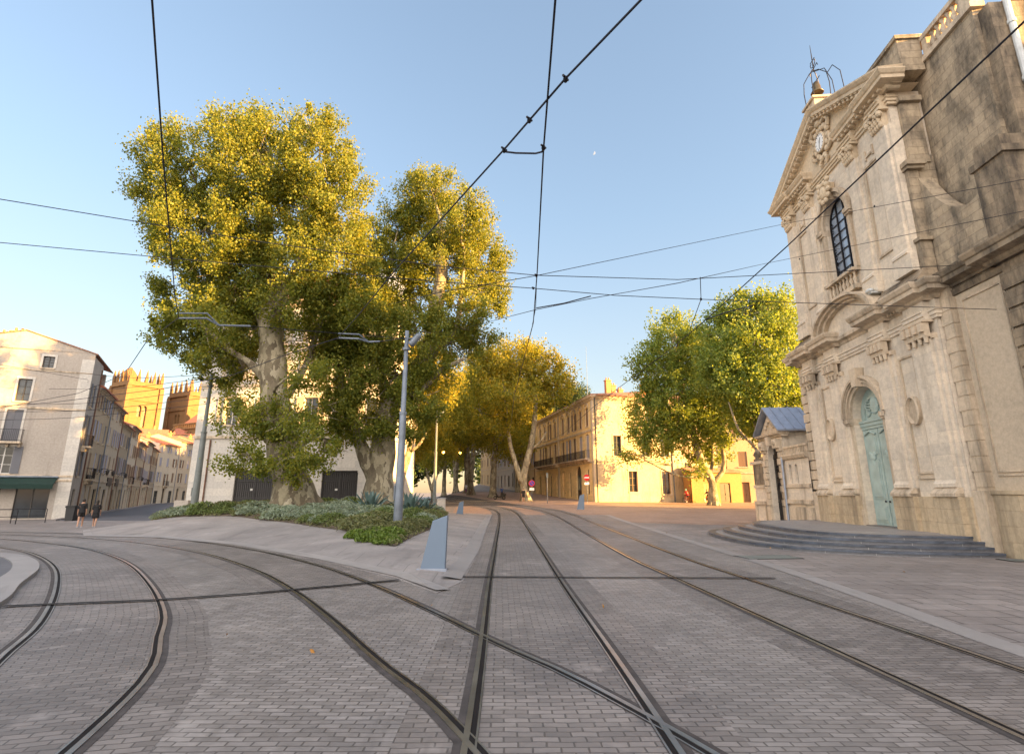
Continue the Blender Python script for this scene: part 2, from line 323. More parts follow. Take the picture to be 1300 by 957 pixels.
# ------------------------------------------------------------------ ground sheets
def sheet(name, poly, dz, mat, zfun=zt, cell=2.0, ang=0.0, skirt=0):
    bm = bmesh.new(); vs = [bm.verts.new((x, y, 0)) for x, y in poly]; f = bm.faces.new(vs)
    xs = [p[0] for p in poly]; ys = [p[1] for p in poly]
    for ax, lo, hi in ((0, min(xs), max(xs)), (1, min(ys), max(ys))):
        k = math.ceil(lo/cell)*cell
        while k < hi:
            co = (k, 0, 0) if ax == 0 else (0, k, 0); no = (1, 0, 0) if ax == 0 else (0, 1, 0)
            bmesh.ops.bisect_plane(bm, geom=bm.verts[:]+bm.edges[:]+bm.faces[:], plane_co=co, plane_no=no, dist=1e-5); k += cell
    bmesh.ops.triangulate(bm, faces=bm.faces[:])
    uvl = bm.loops.layers.uv.new('UVMap'); ca, sa = math.cos(ang), math.sin(ang)
    for f in bm.faces:
        if f.normal.z < 0: f.normal_flip()
        for lp in f.loops:
            x, y = lp.vert.co.x, lp.vert.co.y; lp[uvl].uv = (x*ca+y*sa, -x*sa+y*ca)
    for v in bm.verts: v.co.z = zfun(v.co.x, v.co.y)+dz
    if skirt:
        r = bmesh.ops.extrude_edge_only(bm, edges=[e for e in bm.edges if e.is_boundary])
        for g in r['geom']:
            if isinstance(g, bmesh.types.BMVert): g.co.z -= skirt
    me = bpy.data.meshes.new(name); bm.to_mesh(me); bm.free(); me.materials.append(M[mat])
    o = bpy.data.objects.new(name, me); COL.objects.link(o); o['kind'] = 'structure'; return o
def ribbon(name, pts, w0, w1, dz, mat, parent=None, zfun=zt, step=.4, thick=0, kind=None, smooth=True):
    """strip from offset w0 to w1 (left positive) beside a ground polyline, uv = (offset, run)"""
    P = crom([(x, y, 0) for x, y in pts], step) if smooth else [Vector((x, y, 0)) for x, y in pts]
    v = []; f = []; uvs = []; s = 0; n = len(P); per = 4 if thick else 2
    for i, p in enumerate(P):
        t = (P[min(i+1, n-1)]-P[max(i-1, 0)]).normalized(); nr = Vector((-t.y, t.x, 0))
        if i: s += (p-P[i-1]).length
        a, b = p+nr*w0, p+nr*w1
        za, zb = zfun(a.x, a.y)+dz, zfun(b.x, b.y)+dz
        v += [(a.x, a.y, za), (b.x, b.y, zb)]; uvs += [(w0, s), (w1, s)]
        if thick: v += [(b.x, b.y, zb-thick), (a.x, a.y, za-thick)]; uvs += [(w1+thick, s), (w0-thick, s)]
    for i in range(n-1):
        k = i*per
        f.append((k, k+per, k+per+1, k+1) if w1 < w0 else (k+1, k+per+1, k+per, k))
        if thick:
            f.append((k+1, k+per+1, k+per+2, k+2)); f.append((k+3, k+per+3, k+per, k))
    me = bpy.data.meshes.new(name); me.from_pydata(v, [], f); uvl = me.uv_layers.new(name='UVMap')
    for lp in me.loops: uvl.data[lp.index].uv = uvs[lp.vertex_index]
    me.materials.append(M[mat]); me.update()
    o = bpy.data.objects.new(name, me); COL.objects.link(o)
    if parent: o.parent = parent
    elif kind: o['kind'] = kind
    return o

# ================================================================== THE GROUND
def make_ground():
    xs = [-2500, -900, -400, -220]+list(range(-150, 92, 2))+[110, 160, 300, 800, 2500]
    ys = [-2500, -800, -300, -120]+list(range(-60, 242, 2))+[280, 400, 900, 2500]
    v = [(x, y, zt(x, y)) for y in ys for x in xs]; n = len(xs)
    f = [(j*n+i, j*n+i+1, (j+1)*n+i+1, (j+1)*n+i) for j in range(len(ys)-1) for i in range(n-1)]
    me = bpy.data.meshes.new('ground'); me.from_pydata(v, [], f); uvl = me.uv_layers.new(name='UVMap')
    a = rad(-4); ca, sa = math.cos(a), math.sin(a)
    for lp in me.loops:
        x, y, _ = v[lp.vertex_index]; uvl.data[lp.index].uv = (x*ca+y*sa, -x*sa+y*ca)
    me.materials.append(M['slab']); me.update()
    o = bpy.data.objects.new('ground', me); COL.objects.link(o); o['kind'] = 'structure'
make_ground()

# tram zone of granite setts, warm paving beyond, asphalt of the boulevard and of the lane
sheet('sett_paving', [(-2, -14), (5.0, -14), (5.3, 0), (5.6, 6.9), (5.9, 10.1), (6.2, 14.4), (6.4, 21.3), (6.8, 34), (7.2, 46), (-1.4, 46), (-1.0, 18.5), (-1.05, 12.4), (-1.4, 11.2), (-2.5, 13.0), (-5.3, 16.4), (-9.5, 20.6), (-14, 23.7), (-17.6, 24.6), (-24, 31.5), (-50, 40),
      (-50, 27), (-22, 20.6), (-14.7, 17.4), (-12.7, 16), (-10.9, 14), (-9.4, 11.7), (-8, 9.8), (-6.2, 6), (-4.6, 2), (-3.6, -4)], .004, 'sett')
sheet('warm_paving', [(7.2, 46), (6.9, 36), (12, 33), (40, 40), (60, 72), (60, 90), (-20, 130), (-20, 96), (-6, 66), (-5, 50), (-3, 46)], .004, 'slab_warm', ang=.2)
sheet('boulevard_road', [(-8.5, 63), (1.2, 65.5), (-1.6, 77), (-8.5, 100), (-18.5, 134), (-33, 200), (-42, 200), (-27, 140), (-17.5, 104), (-12.3, 80)], .009, 'asphalt')
sheet('lane_road', [(-36, 47), (-28.5, 47), (-44.5, 78), (-70, 128), (-79, 160), (-84, 160), (-76, 128), (-51, 78)], .006, 'asphalt_blue')
ribbon('kerb_strip', [(5.0, -14), (5.3, 0), (5.6, 6.9), (5.9, 10.1), (6.2, 14.4), (6.4, 21.3), (6.8, 34), (7.2, 46)], 0, -.36, .009, 'kerb', kind='structure')
# corner pavement on the left with its raised pale kerb and dark patch
cp = [(-3.0, -8), (-3.6, -4), (-4.6, 2), (-6.2, 6), (-8.05, 9.7), (-9.4, 11.7), (-10.9, 14), (-12.7, 16), (-14.7, 17.4), (-22, 20.6), (-40, 25)]
ribbon('kerb_band', cp, .0, .5, .085, 'kerb', kind='structure', thick=.12)
sheet('corner_pavement', [(x-.38, y-.16) for x, y in cp]+[(-40, -8)], .07, 'asphalt_blue')
# sloping concrete apron round the planting bed
APR = [(-1.35, 11.0), (-1.0, 12.4), (-1.0, 18.5), (-1.3, 32), (-1.5, 46), (-8, 46.5), (-26.6, 46.5), (-25.4, 42), (-23.4, 35.5), (-21.2, 29.5), (-17.6, 24.6), (-14, 23.7), (-9.5, 20.55), (-5.3, 16.3), (-2.5, 13.0)]
def edge_dist(x, y, poly):
    best = 1e9; ins = False; n = len(poly)
    for i in range(n):
        x0, y0 = poly[i]; x1, y1 = poly[(i+1) % n]
        dx, dy = x1-x0, y1-y0; t = max(0, min(1, ((x-x0)*dx+(y-y0)*dy)/(dx*dx+dy*dy)))
        best = min(best, math.hypot(x-x0-t*dx, y-y0-t*dy))
        if (y0 > y) != (y1 > y) and x < (x1-x0)*(y-y0)/(y1-y0)+x0: ins = not ins
    return best if ins else -best
LOWEDGE = APR[:4]+[(-1.5, 60), (-30, 60)]+APR[7:]
def zmound(x, y):
    d = max(0, edge_dist(x, y, LOWEDGE)); return zt(x, y)*(1-sst(0, 6, d))+.98*(1-math.exp(-d/6.0))*(1-.55*sst(34, 46, y)*sst(-12, -5, x))
sheet('concrete_apron', APR, .012, 'conc', zfun=zmound, cell=1.0, skirt=.3)
ribbon('apron_kerb', [(-21.2, 29.5), (-17.6, 24.6), (-14, 23.7), (-9.5, 20.55), (-5.3, 16.3), (-2.5, 13.0), (-1.4, 11.15)], .02, .3, .03, 'kerb', kind='structure', zfun=zmound, smooth=False)
ribbon('apron_kerb', [(-1.02, 12.5), (-1.0, 18.5), (-1.3, 32), (-1.5, 46)], .02, .42, .03, 'kerb', kind='structure', zfun=zmound, smooth=False)
BED = [(-3.3, 17.0), (-6.2, 21.8), (-9.6, 25.6), (-13.2, 29.0), (-18.0, 32.0), (-22.0, 36.0), (-24.2, 42), (-25.2, 46), (-6.5, 46), (-4.6, 40), (-3.9, 33), (-3.3, 25)]
def zbed(x, y):
    return zmound(x, y)+.10*min(1, max(0, edge_dist(x, y, BED))/.6)
sheet('bed_soil', BED, .02, 'soil', zfun=zbed, cell=1.0)
sheet('lane_pavement', [(-36.6, 47.5), (-36, 47), (-51, 78), (-52, 78)], .10, 'slab', skirt=.1)

# ------------------------------------------------------------------ tram tracks
def offset_pts(pts, d):
    P = [Vector((x, y, 0)) for x, y in pts]; out = []
    for i, p in enumerate(P):
        t = (P[min(i+1, len(P)-1)]-P[max(i-1, 0)]).normalized(); out.append((p.x-t.y*d, p.y+t.x*d))
    return out
RD = [(2.75, -2), (2.35, 1.2), (1.65, 3.8), (.7, 6), (0, 7.2), (-.45, 8), (-1.3, 9.55), (-2.75, 12), (-4.95, 15.2), (-8.2, 19.0), (-11.9, 22.3), (-15.6, 24.7), (-19.3, 26.4), (-30, 30.2), (-48, 35.5)]
RB = [(-2.3, -4), (-2.45, 0), (-2.75, 3), (-3.5, 6), (-4.4, 7.8), (-5.3, 9.4), (-7.1, 12.0), (-9.5, 15.1), (-11.9, 17.7), (-14.2, 19.75), (-17.2, 21.8), (-20.5, 23.5), (-31, 27.2), (-48, 32)]
T1 = [(.5, -12), (.45, 0), (.4, 6), (.28, 12), (.2, 18.5), (.05, 30), (-.1, 40), (-.35, 48), (-1.1, 56), (-3.1, 64.5), (-6.4, 74), (-11.2, 88), (-18, 110), (-30, 160)]
T2 = [(4.9, -12), (4.66, 0), (4.45, 6), (4.18, 12.5), (4.0, 17), (4.02, 28), (4.1, 38.6), (3.95, 46), (3.3, 54), (1.5, 62), (-1.7, 71.5), (-6.9, 86), (-14, 109), (-26, 158)]
T3 = offset_pts(RD, .735); T4 = offset_pts(RB, .735)
def track(name, pts, label, dz, bed=None):
    t = thing(name, label, 'tram track', (0, 0, 0), 0, 'tram tracks crossing the square')
    ribbon('sett_bed', bed or pts, -1.28, 1.28, dz, 'sett_track', t)
    for sgn in (-1, 1):
        g = .7525*sgn
        r = ribbon('rail', pts, g-.024, g+.024, dz+.011, 'steel', t, thick=.012)
        ribbon('sealant_band', pts, g-.088, g+.088, dz+.004, 'asph', r)
        i = g-sgn*.048
        ribbon('rail_groove', pts, i-.022, i+.022, dz+.007, 'railside', r)
        k = g-sgn*.078
        ribbon('guard_lip', pts, k-.008, k+.008, dz+.010, 'steel', r)
    return t
track('tram_track', T2, 'tram track running closest to the church steps', .006)
track('tram_track', T1, 'straight tram track between the church side track and the planted bed', .008)
track('tram_track', T3, 'long curved tram track branching off along the concrete apron edge', .0084, [p for p in T3 if p[0] < -2.6])
track('tram_track', T4, 'tight curved tram track beside the rounded corner kerb', .006)
for pts, lab, w in (([(-8.0, 9.72), (-5.93, 10.25), (-4.6, 10.9)], 'dark drain slot across the tight curved track', .07), ([(-4.6, 10.9), (-2.3, 12.5)], 'dark drain slot across the long curved track', .07), ([(-1.1, 12.95), (5.5, 12.75)], 'straight dark drain slot across the two straight tracks', .06)):
    g = thing('drain_channel', lab, 'drain', (0, 0, 0), 0, 'drain slots across the tracks')
    ribbon('slot', pts, -w/2, w/2, .031, 'dark', g, smooth=False); ribbon('edging', pts, -w/2-.03, w/2+.03, .0285, 'asph', g, smooth=False)
def cover(name, lab, x, y, rx, ry, a):
    g = thing(name, lab, 'drain cover', (x, y, zt(x, y)), a)
    m = MB(); m.box(-rx, rx, -ry, ry, .0, .012); m.build('frame', 'railside', g)
    m = MB()
    for k in range(9): m.box(-rx+.05, rx-.05, -ry+.04+k*(2*ry-.08)/9, -ry+.04+(k+.6)*(2*ry-.08)/9, .012, .018)
    m.build('grate', 'polegrey', g)
cover('drain_cover', 'dark metal grate set in paving before the church steps', 7.15, 16.9, .8, .45, .1)
cover('manhole_cover', 'dark rectangular cover on paving right of the church steps', 13.6, 16.1, .5, .3, .0)

# ================================================================== BUILDINGS: walls with real openings
def wall(mb, x0, x1, z0, z1, ops, rec=.22, xf=None, arcseg=10):
    """front at y=0, outward -y; ops = (xa, xb, za, zb, rise): rise > 0 gives an arched head above zb"""
    xs = sorted({x0, x1, *[o[0] for o in ops], *[o[1] for o in ops]}); zs = sorted({z0, z1, *[o[2] for o in ops], *[o[3]+o[4] for o in ops]})
    for i in range(len(xs)-1):
        for j in range(len(zs)-1):
            cx, cz = (xs[i]+xs[i+1])/2, (zs[j]+zs[j+1])/2
            if any(o[0] < cx < o[1] and o[2] < cz < o[3]+o[4] for o in ops): continue
            mb.add([(xs[i], 0, zs[j]), (xs[i+1], 0, zs[j]), (xs[i+1], 0, zs[j+1]), (xs[i], 0, zs[j+1])], [(0,1,2,3)], xf)
    for xa, xb, za, zb, rise in ops:
        mb.add([(xa,0,za),(xa,rec,za),(xa,rec,zb),(xa,0,zb)], [(0,1,2,3)], xf); mb.add([(xb,0,za),(xb,0,zb),(xb,rec,zb),(xb,rec,za)], [(0,1,2,3)], xf)
        mb.add([(xa,0,za),(xb,0,za),(xb,rec,za),(xa,rec,za)], [(0,1,2,3)], xf)
        if rise <= 0: mb.add([(xa,0,zb),(xa,rec,zb),(xb,rec,zb),(xb,0,zb)], [(0,1,2,3)], xf)
        else:
            c = (xa+xb)/2; r = (xb-xa)/2; P = [(c-r*math.cos(PI*k/arcseg), zb+rise*math.sin(PI*k/arcseg)) for k in range(arcseg+1)]
            for k in range(arcseg):
                (a, b), (d, e) = P[k], P[k+1]
                mb.add([(a,0,b),(d,0,e),(d,0,zb+rise),(a,0,zb+rise)], [(0,1,2,3)], xf)
                mb.add([(a,0,b),(a,rec,b),(d,rec,e),(d,0,e)], [(0,1,2,3)], xf)
def headpoly(xa, xb, za, zb, rise, n=10):
    c = (xa+xb)/2; r = (xb-xa)/2
    if rise <= 0: return [(xa, za), (xb, za), (xb, zb), (xa, zb)]
    return [(xa, za), (xb, za)]+[(c+r*math.cos(PI*k/n), zb+rise*math.sin(PI*k/n)) for k in range(n+1)]
def window(par, op, rec=.2, frame='frame_white', glass='glass', shut=None, state='open', sill=True, bars=2, xf=None, trim=None, rail=False, name='window'):
    xa, xb, za, zb, rise = op; w = xb-xa; c = (xa+xb)/2; top = zb+rise
    m = MB(xf); t = .055; y0, y1 = rec-.06, rec-.005
    m.box(xa, xa+t, y0, y1, za, zb); m.box(xb-t, xb, y0, y1, za, zb); m.box(xa+t, xb-t, y0, y1, za, za+t); m.box(c-t*.7, c+t*.7, y0, y1, za+t, zb)
    if rise <= 0: m.box(xa+t, c-t*.7, y0, y1, zb-t, zb); m.box(c+t*.7, xb-t, y0, y1, zb-t, zb)
    else: m.box(xa, xb, y0, y1, zb, zb+t)
    for k in range(1, bars+1):
        z = za+(zb-za)*k/(bars+1)
        m.box(xa+t, c-t*.7, y0+.015, y1, z-.018, z+.018); m.box(c+t*.7, xb-t, y0+.015, y1, z-.018, z+.018)
    f = m.build(name, frame, par)
    m = MB(xf); P = headpoly(*op); m.add([(x, rec-.002, z) for x, z in P], [tuple(range(len(P)))]); m.build('pane', glass, f)
    if sill: m = MB(xf); m.box(xa-.1, xb+.1, -.1, rec*.5, za-.14, za-.004); m.build('sill', 'stone_trim', f)
    if trim:
        m = MB(xf)
        m.box(xa-.16, xa-.004, -.045, .06, za, zb); m.box(xb+.004, xb+.16, -.045, .06, za, zb)
        if rise <= 0: m.box(xa-.16, xb+.16, -.045, .06, zb+.004, zb+.2)
        m.build('surround', trim, f)
    if shut:
        for sgn in (-1, 1):
            m = MB(xf)
            if state == 'open':
                e = xa if sgn < 0 else xb
                m.box(e+sgn*.01, e+sgn*w*.5, -.075, -.03, za+.02, zb+rise*.5)
            elif state == 'closed': m.box(c+sgn*.006, c+sgn*(w*.5-.006), rec*.25, rec*.25+.045, za+.01, zb+rise*.4)
            else:
                e = xa if sgn < 0 else xb                       # ajar: standing out from the wall
                m.box(0, w*.5, -.02, .02, za+.02, zb, xf=Matrix.Translation((e, -.01, 0)) @ Matrix.Rotation(-sgn*rad(100 if sgn < 0 else 80)+ (0 if sgn<0 else 0), 4, 'Z'))
            m.build('shutter', shut, f)
    if rail: railing(par, xa-.25, xb+.25, za-.02, 1.0, .0, .45, xf)
    return f
def railing(par, x0, x1, z, h, y1, d, xf=None, name='balcony', slab='stone_trim'):
    b = MB(xf); b.box(x0, x1, -d-.06, -.004, z-.16, z)
    n = max(2, int((x1-x0)/1.4))
    for k in range(n+1):
        x = x0+.12+(x1-x0-.24)*k/n; b.prism([(x-.08, z-.16), (x-.08, z-.45), (x+.08, z-.45), (x+.08, z-.16)], -d*.55, -.005)
    o = b.build(name, slab, par)
    m = MB(xf); m.box(x0+.03, x1-.03, -d-.02, -d+.02, z+h-.04, z+h); m.box(x0+.03, x1-.03, -d-.015, -d+.015, z+.08, z+.11)
    for xx in (x0+.03, x1-.03): m.box(xx-.015, xx+.015, -d, -.01, z+h-.04, z+h-.005)
    k = x0+.05
    while k < x1-.04: m.box(k-.009, k+.009, -d-.009, -d+.009, z+.0, z+h-.03); k += .115
    for xx in (x0+.03, x1-.03):
        for q in range(1, 4): m.box(xx-.009, xx+.009, -d*q/4-.009, -d*q/4+.009, z, z+h-.04)
    m.build('balcony_railing', 'iron', o); return o
def door(par, op, mat='door_dark', rec=.25, xf=None, glaz=False, handle=True):
    xa, xb, za, zb, rise = op; c = (xa+xb)/2
    m = MB(xf); m.prism(headpoly(*op), rec-.05, rec)
    for s in (-1, 1):
        lo, hi = (xa+.1, c-.06) if s < 0 else (c+.06, xb-.1)
        h = (zb-za)
        for q0, q1 in ((.06, .32), (.36, .92)): m.box(lo, hi, rec-.085, rec-.05, za+h*q0, za+h*q1)
    d = m.build('door', mat, par)
    if glaz:
        m = MB(xf); h = zb-za
        for lo, hi in ((xa+.14, c-.1), (c+.1, xb-.14)): m.box(lo, hi, rec-.098, rec-.086, za+h*.38, za+h*.9)
        m.build('door_pane', 'glass', d)
    if handle: m = MB(xf); m.box(c+.07, c+.1, rec-.14, rec-.085, za+1.0, za+1.15); m.build('handle', 'iron', d)
    return d
def gable_roof(par, W, D, z, rise, over=.4, mat='tile', chim=(), thick=.16, y0=0):
    m = MB(); x0, x1 = -.12, W+.12; a, b, c = y0-over, y0+D/2, y0+D+over
    zo = z-over*rise/(D/2)
    m.add([(x0,a,zo),(x1,a,zo),(x1,b,z+rise),(x0,b,z+rise),(x0,c,zo),(x1,c,zo),(x0,a,zo+thick),(x1,a,zo+thick),(x1,b,z+rise+thick),(x0,b,z+rise+thick),(x0,c,zo+thick),(x1,c,zo+thick)],
          [(6,7,8,9),(9,8,11,10),(0,3,2,1),(3,4,5,2),(0,1,7,6),(4,10,11,5),(0,6,9,3),(3,9,10,4),(1,2,8,7),(2,5,11,8)])
    r = m.build('roof', mat, par)
    for cx, cy, ch in chim:
        m = MB(); zb = z+rise*(1-abs(cy-b)/(D/2))-.1; m.box(cx-.3, cx+.3, cy-.25, cy+.25, zb, zb+ch); m.box(cx-.36, cx+.36, cy-.31, cy+.31, zb+ch, zb+ch+.1)
        for q in (-.15, .15): m.lathe([(.1, zb+ch+.1), (.08, zb+ch+.45)], cx+q, cy, 8)
        m.build('chimney', 'chimney', r)
    return r
def shell(mb, W, D, z0, z1, rise=0, front=False):
    """back and side walls of a block whose front wall is at y=0"""
    side = lambda x: [(x, 0, z0), (x, D, z0), (x, D, z1)]+([(x, D/2, z1+rise)] if rise else [])+[(x, 0, z1)]
    n = 5 if rise else 4
    mb.add(side(0), [tuple(range(n))]); mb.add(side(W), [tuple(range(n-1, -1, -1))])
    mb.add([(0, D, z0), (0, D, z1), (W, D, z1), (W, D, z0)], [(0,1,2,3)])
def frame_of(p, direction, zoff=None):
    """location and rotation for a front whose local +x runs along direction (angle clockwise from +Y, degrees)"""
    a = rad(90-direction); return (p[0], p[1], zt(p[0], p[1]) if zoff is None else zoff), a
def house(name, label, p, direction, W, D, Hh, floors, bays, wm, group=None, shut='sh_grey', frame='frame_white', shop=None, roof='tile', rise=1.4, chim=((1.2, 3, 1.0),), cat='house', bal=(), dirs=None, seed=0, gw=1.0, lantern=None, sign=None, string=True):
    rr = random.Random(seed); loc, a = frame_of(p, direction); t = thing(name, label, cat, loc, a, group)
    ops = []; gf = floors[0]
    for k in range(bays):
        cx = W*(k+.5)/bays
        for j in range(1, len(floors)-1):
            f0, f1 = floors[j], floors[j+1]; h = min(2.1, (f1-f0)*.62) if j < len(floors)-2 or len(floors) < 4 else min(1.5, (f1-f0)*.5)
            tall = (k, j) in bal
            ops.append((cx-gw/2, cx+gw/2, f0+(.1 if tall else .85), f0+(.1 if tall else .85)+(2.4 if tall else h), 0))
    gops = []
    n = max(1, bays)
    for k in range(n):
        cx = W*(k+.5)/n; w = 1.15 if (k+seed) % 2 else 1.7; gops.append((cx-w/2, cx+w/2, .02, 2.5+.25*((k+seed) % 2), 0 if (k+seed) % 3 else .35))
    m = MB(); wall(m, 0, W, -1.0, Hh, ops+gops); shell(m, W, D, -1.0, Hh, rise); m.build('wall', wm, t)
    for o in ops:
        st = rr.choice(['open', 'closed', 'open']); window(t, o, shut=rr.choice([shut, shut, 'sh_lilac', 'sh_brown']), state=st, frame=frame, bars=2)
    for (k, j) in bal:
        cx = W*(k+.5)/bays; railing(t, cx-.8, cx+.8, floors[j]+.08, 1.0, 0, .55)
    for i, o in enumerate(gops):
        if (i+seed) % 2: door(t, o, rr.choice(['door_dark', 'door_dark', 'frame_brown', 'sh_blue']))
        else: window(t, o, frame='frame_dark', sill=False, bars=1, name='shop_window')
    if string:
        m = MB(); m.box(-.02, W+.02, -.07, .05, floors[1]-.1, floors[1]+.06); m.build('string_course', 'stone_trim', t)
        m = MB(); m.prof([(.0, Hh-.4), (.1, Hh-.32), (.12, Hh-.2), (.26, Hh-.1), (.28, Hh-.02)], -.05, W+.05); m.build('cornice', 'stone_trim', t)
    m = MB(); m.tube([(W-.25, -.09, -.2), (W-.25, -.09, Hh-.3)], .055, 8); m.build('downpipe', rr.choice(['rust', 'galv']), t)
    gable_roof(t, W, D, Hh, rise, .45, roof, chim)
    if lantern is not None:
        m = MB(); z = 4.3; m.tube([(lantern, 0, z), (lantern, -.5, z+.25), (lantern, -.9, z+.15)], .025, 6); m.tube([(lantern, 0, z-.4), (lantern, -.45, z+.2)], .018, 6)
        l = m.build('wall_lantern', 'iron', t); m = MB(); m.lathe([(.1, z-.42), (.19, z-.02), (.21, z), (.05, z+.14)], lantern, -.9, 6); m.build('lantern_glass', 'frame_dark', l)
    if sign: m = MB(); m.box(sign[0], sign[1], -.1, -.006, 2.95, 3.75); m.box(sign[0]-.04, sign[1]+.04, -.08, -.012, 2.91, 3.79); m.build('sign_board', 'sign_dark', t)
    return t

# ================================================================== THE CHURCH (local x to the right, -y towards the square, facade centre at x=0)
def church():
    c = thing('church', 'pale stone baroque church with arched teal door, pediment clock and iron bell frame', 'church', (14.01, 22.4, 0), rad(-94.22))
    PZ = .5
    # ---- front wall, lower storey: arched doorway and framed panels; upper storey: arched window
    dop = (-1.12, 1.12, PZ, 4.7, 1.12); wop = (-.98, .98, 10.45, 13.1, 1.0)
    m = MB()
    wall(m, -4.95, 4.95, -.6, 8.5, [dop], rec=.5, arcseg=16)
    m.box(-4.95, -4.6, .01, 1.15, -.6, 8.5); m.box(4.6, 4.949, .01, 1.15, -.6, 8.5)
    wall(m, -4.6, 4.6, 8.5, 15.9, [wop], rec=.4, arcseg=16)
    m.box(-4.599, -4.2, .01, 1.15, 8.5, 15.9); m.box(4.2, 4.599, .01, 1.15, 8.5, 15.9)
    m.box(-4.2, 4.2, .85, 1.15, -.6, 15.9)
    m.build('front_wall', 'stone', c)
    # ---- plinth
    for side in (0, 1):
        m = MB()
        for a, b, p in (((-5.0, -1.22, .12), (-4.72, -3.6, .3), (-2.5, -1.3, .28)), ((1.22, 5.0, .12), (3.6, 4.78, .3), (1.3, 2.5, .28)))[side]: m.box(a, b, -p, .02 if p < .2 else -.118, -.5, 1.62)
        m.build('plinth', 'stone_low', c)
    for a, b, p in ((-4.72, -3.6, .3), (3.6, 4.78, .3), (-2.5, -1.3, .28), (1.3, 2.5, .28)):
        m = MB()
        m.prof([(p, 1.622), (p+.07, 1.66), (p+.07, 1.72), (p+.02, 1.78), (p-.04, 1.84), (p-.08, 1.9)], a, b, ret0=0, ret1=0)
        m.box(a, b, -p-.068, -.05, 1.625, 1.72)
        m.build('plinth_moulding', 'stone_trim', c)
    # ---- lower pilasters, each with stepped backing strip, and rough unfinished capitals
    for x, w, bk in ((-4.15, .95, 1.25), (-1.9, .8, 1.2), (1.9, .8, 1.2), (4.2, .98, 1.25)):
        m = MB(); m.box(x-bk/2, x+bk/2, -.1, .01, 1.62, 6.55); m.box(x-w/2, x+w/2, -.2, -.098, 1.9, 6.55)
        m.prof([(.2, 1.9), (.27, 1.91), (.27, 2.02), (.23, 2.06), (.2, 2.12)], x-w/2-.02, x+w/2+.02)
        p = m.build('pilaster', 'stone', c)
        m = MB(); w2 = w*.56
        m.box(x-bk/2, x+bk/2, -.16, .01, 6.552, 6.72); m.box(x-w2, x+w2, -.34, -.158, 6.62, 7.1)
        for q in (-1, -.33, .33, 1):
            xx = x+q*w2*.86; m.box(xx-.09, xx+.09, -.44, -.338, 6.78, 7.06); m.lathe([(.06, 6.42), (.075, 6.62), (.07, 6.7)], xx, -.27, 8)
        m.box(x-w2-.06, x+w2+.06, -.38, -.01, 7.101, 7.17)
        m.build('capital', 'stone_trim', p)
    # ---- side panels with oval medallions
    for x, x0, x1 in ((-3.02, -3.45, -2.58), (3.05, 2.62, 3.5)):
        m = MB(); z0, z1 = 2.35, 6.35
        for a, b, q0, q1 in ((x0, x0+.07, z0, z1), (x1-.07, x1, z0, z1), (x0+.07, x1-.07, z0, z0+.07), (x0+.07, x1-.07, z1-.07, z1)): m.box(a, b, -.055, .02, q0, q1)
        m.box(x0-.02, x1+.02, -.07, .02, z0-.16, z0-.06)
        p = m.build('wall_panel', 'stone_trim', c)
        m = MB(); n = 28; ring = [(.36, .5), (.36, .5), (.3, .44), (.27, .4)]; dd = [0, -.13, -.16, -.05]
        vs = [(x+a*math.cos(2*PI*k/n), d, 4.45+b*math.sin(2*PI*k/n)) for (a, b), d in zip(ring, dd) for k in range(n)]
        fs = [(i*n+k, i*n+(k+1) % n, (i+1)*n+(k+1) % n, (i+1)*n+k) for i in range(3) for k in range(n)]+[tuple(range(3*n, 4*n))]
        m.add(vs, fs); m.build('medallion', 'stone_trim', p)
    # ---- doorway: moulded archivolt, imposts, keystone, teal leaves
    def arch_band(m, r0, r1, zc, d0, d1, rise=1.0, n=20, cx=0):
        a0 = [(cx-r0*math.cos(PI*k/n), zc+r0*rise*math.sin(PI*k/n)) for k in range(n+1)]; a1 = [(cx-r1*math.cos(PI*k/n), zc+r1*rise*math.sin(PI*k/n)) for k in range(n+1)]
        for k in range(n):
            q = [a0[k], a0[k+1], a1[k+1], a1[k]]
            m.prism([q[3], q[2], q[1], q[0]], -d1, -d0)
    m = MB(); arch_band(m, 1.13, 1.4, 4.7, -.01, .1); arch_band(m, 1.28, 1.38, 4.7, .098, .17); arch_band(m, 1.405, 1.56, 4.7, -.01, .2); arch_band(m, 1.46, 1.56, 4.7, .198, .26)
    m.prism([(-.16, 5.82), (.16, 5.82), (.26, 6.55), (-.26, 6.55)], -.36, -.01)
    for s in (-1, 1):
        m.box(s*1.13, s*1.52, -.09, .01, 1.1, 4.42); m.box(s*1.1, s*1.6, -.2, .25, 4.5, 4.68); m.box(s*1.11, s*1.57, -.15, .25, 4.42, 4.498); m.box(s*1.13, s*1.52, -.13, .01, PZ-.02, 1.098)
    m.build('door_surround', 'stone_trim', c)
    y = .3
    m = MB(); m.prism(headpoly(-1.12, 1.12, PZ, 4.7, 1.12, 16), y+.03, y+.09); d = m.build('door', 'teal', c)
    m = MB(); m.box(-1.11, 1.11, y-.08, y+.028, 4.32, 4.46); m.box(-1.11, 1.11, y-.12, y+.028, 4.462, 4.54); m.box(-1.11, 1.11, y-.04, y+.028, 4.2, 4.318); m.build('transom', 'teal', d)
    m = MB(); arch_band(m, .78, .86, 4.62, -y-.028, -y+.03); m.blob((0, y, 5.1), (.3, .08, .36))
    for s in (-1, 1):
        for q in range(5): m.tube([(s*.3, y, 4.8+q*.12), (s*(.5+.05*math.sin(q)), y-.03, 4.9+q*.1), (s*.62*math.cos(q*.25), y, 5.1+q*.08)], .035, 6)
        m.blob((s*.5, y, 4.8), (.14, .06, .12))
    m.build('carved_tympanum', 'teal', d)
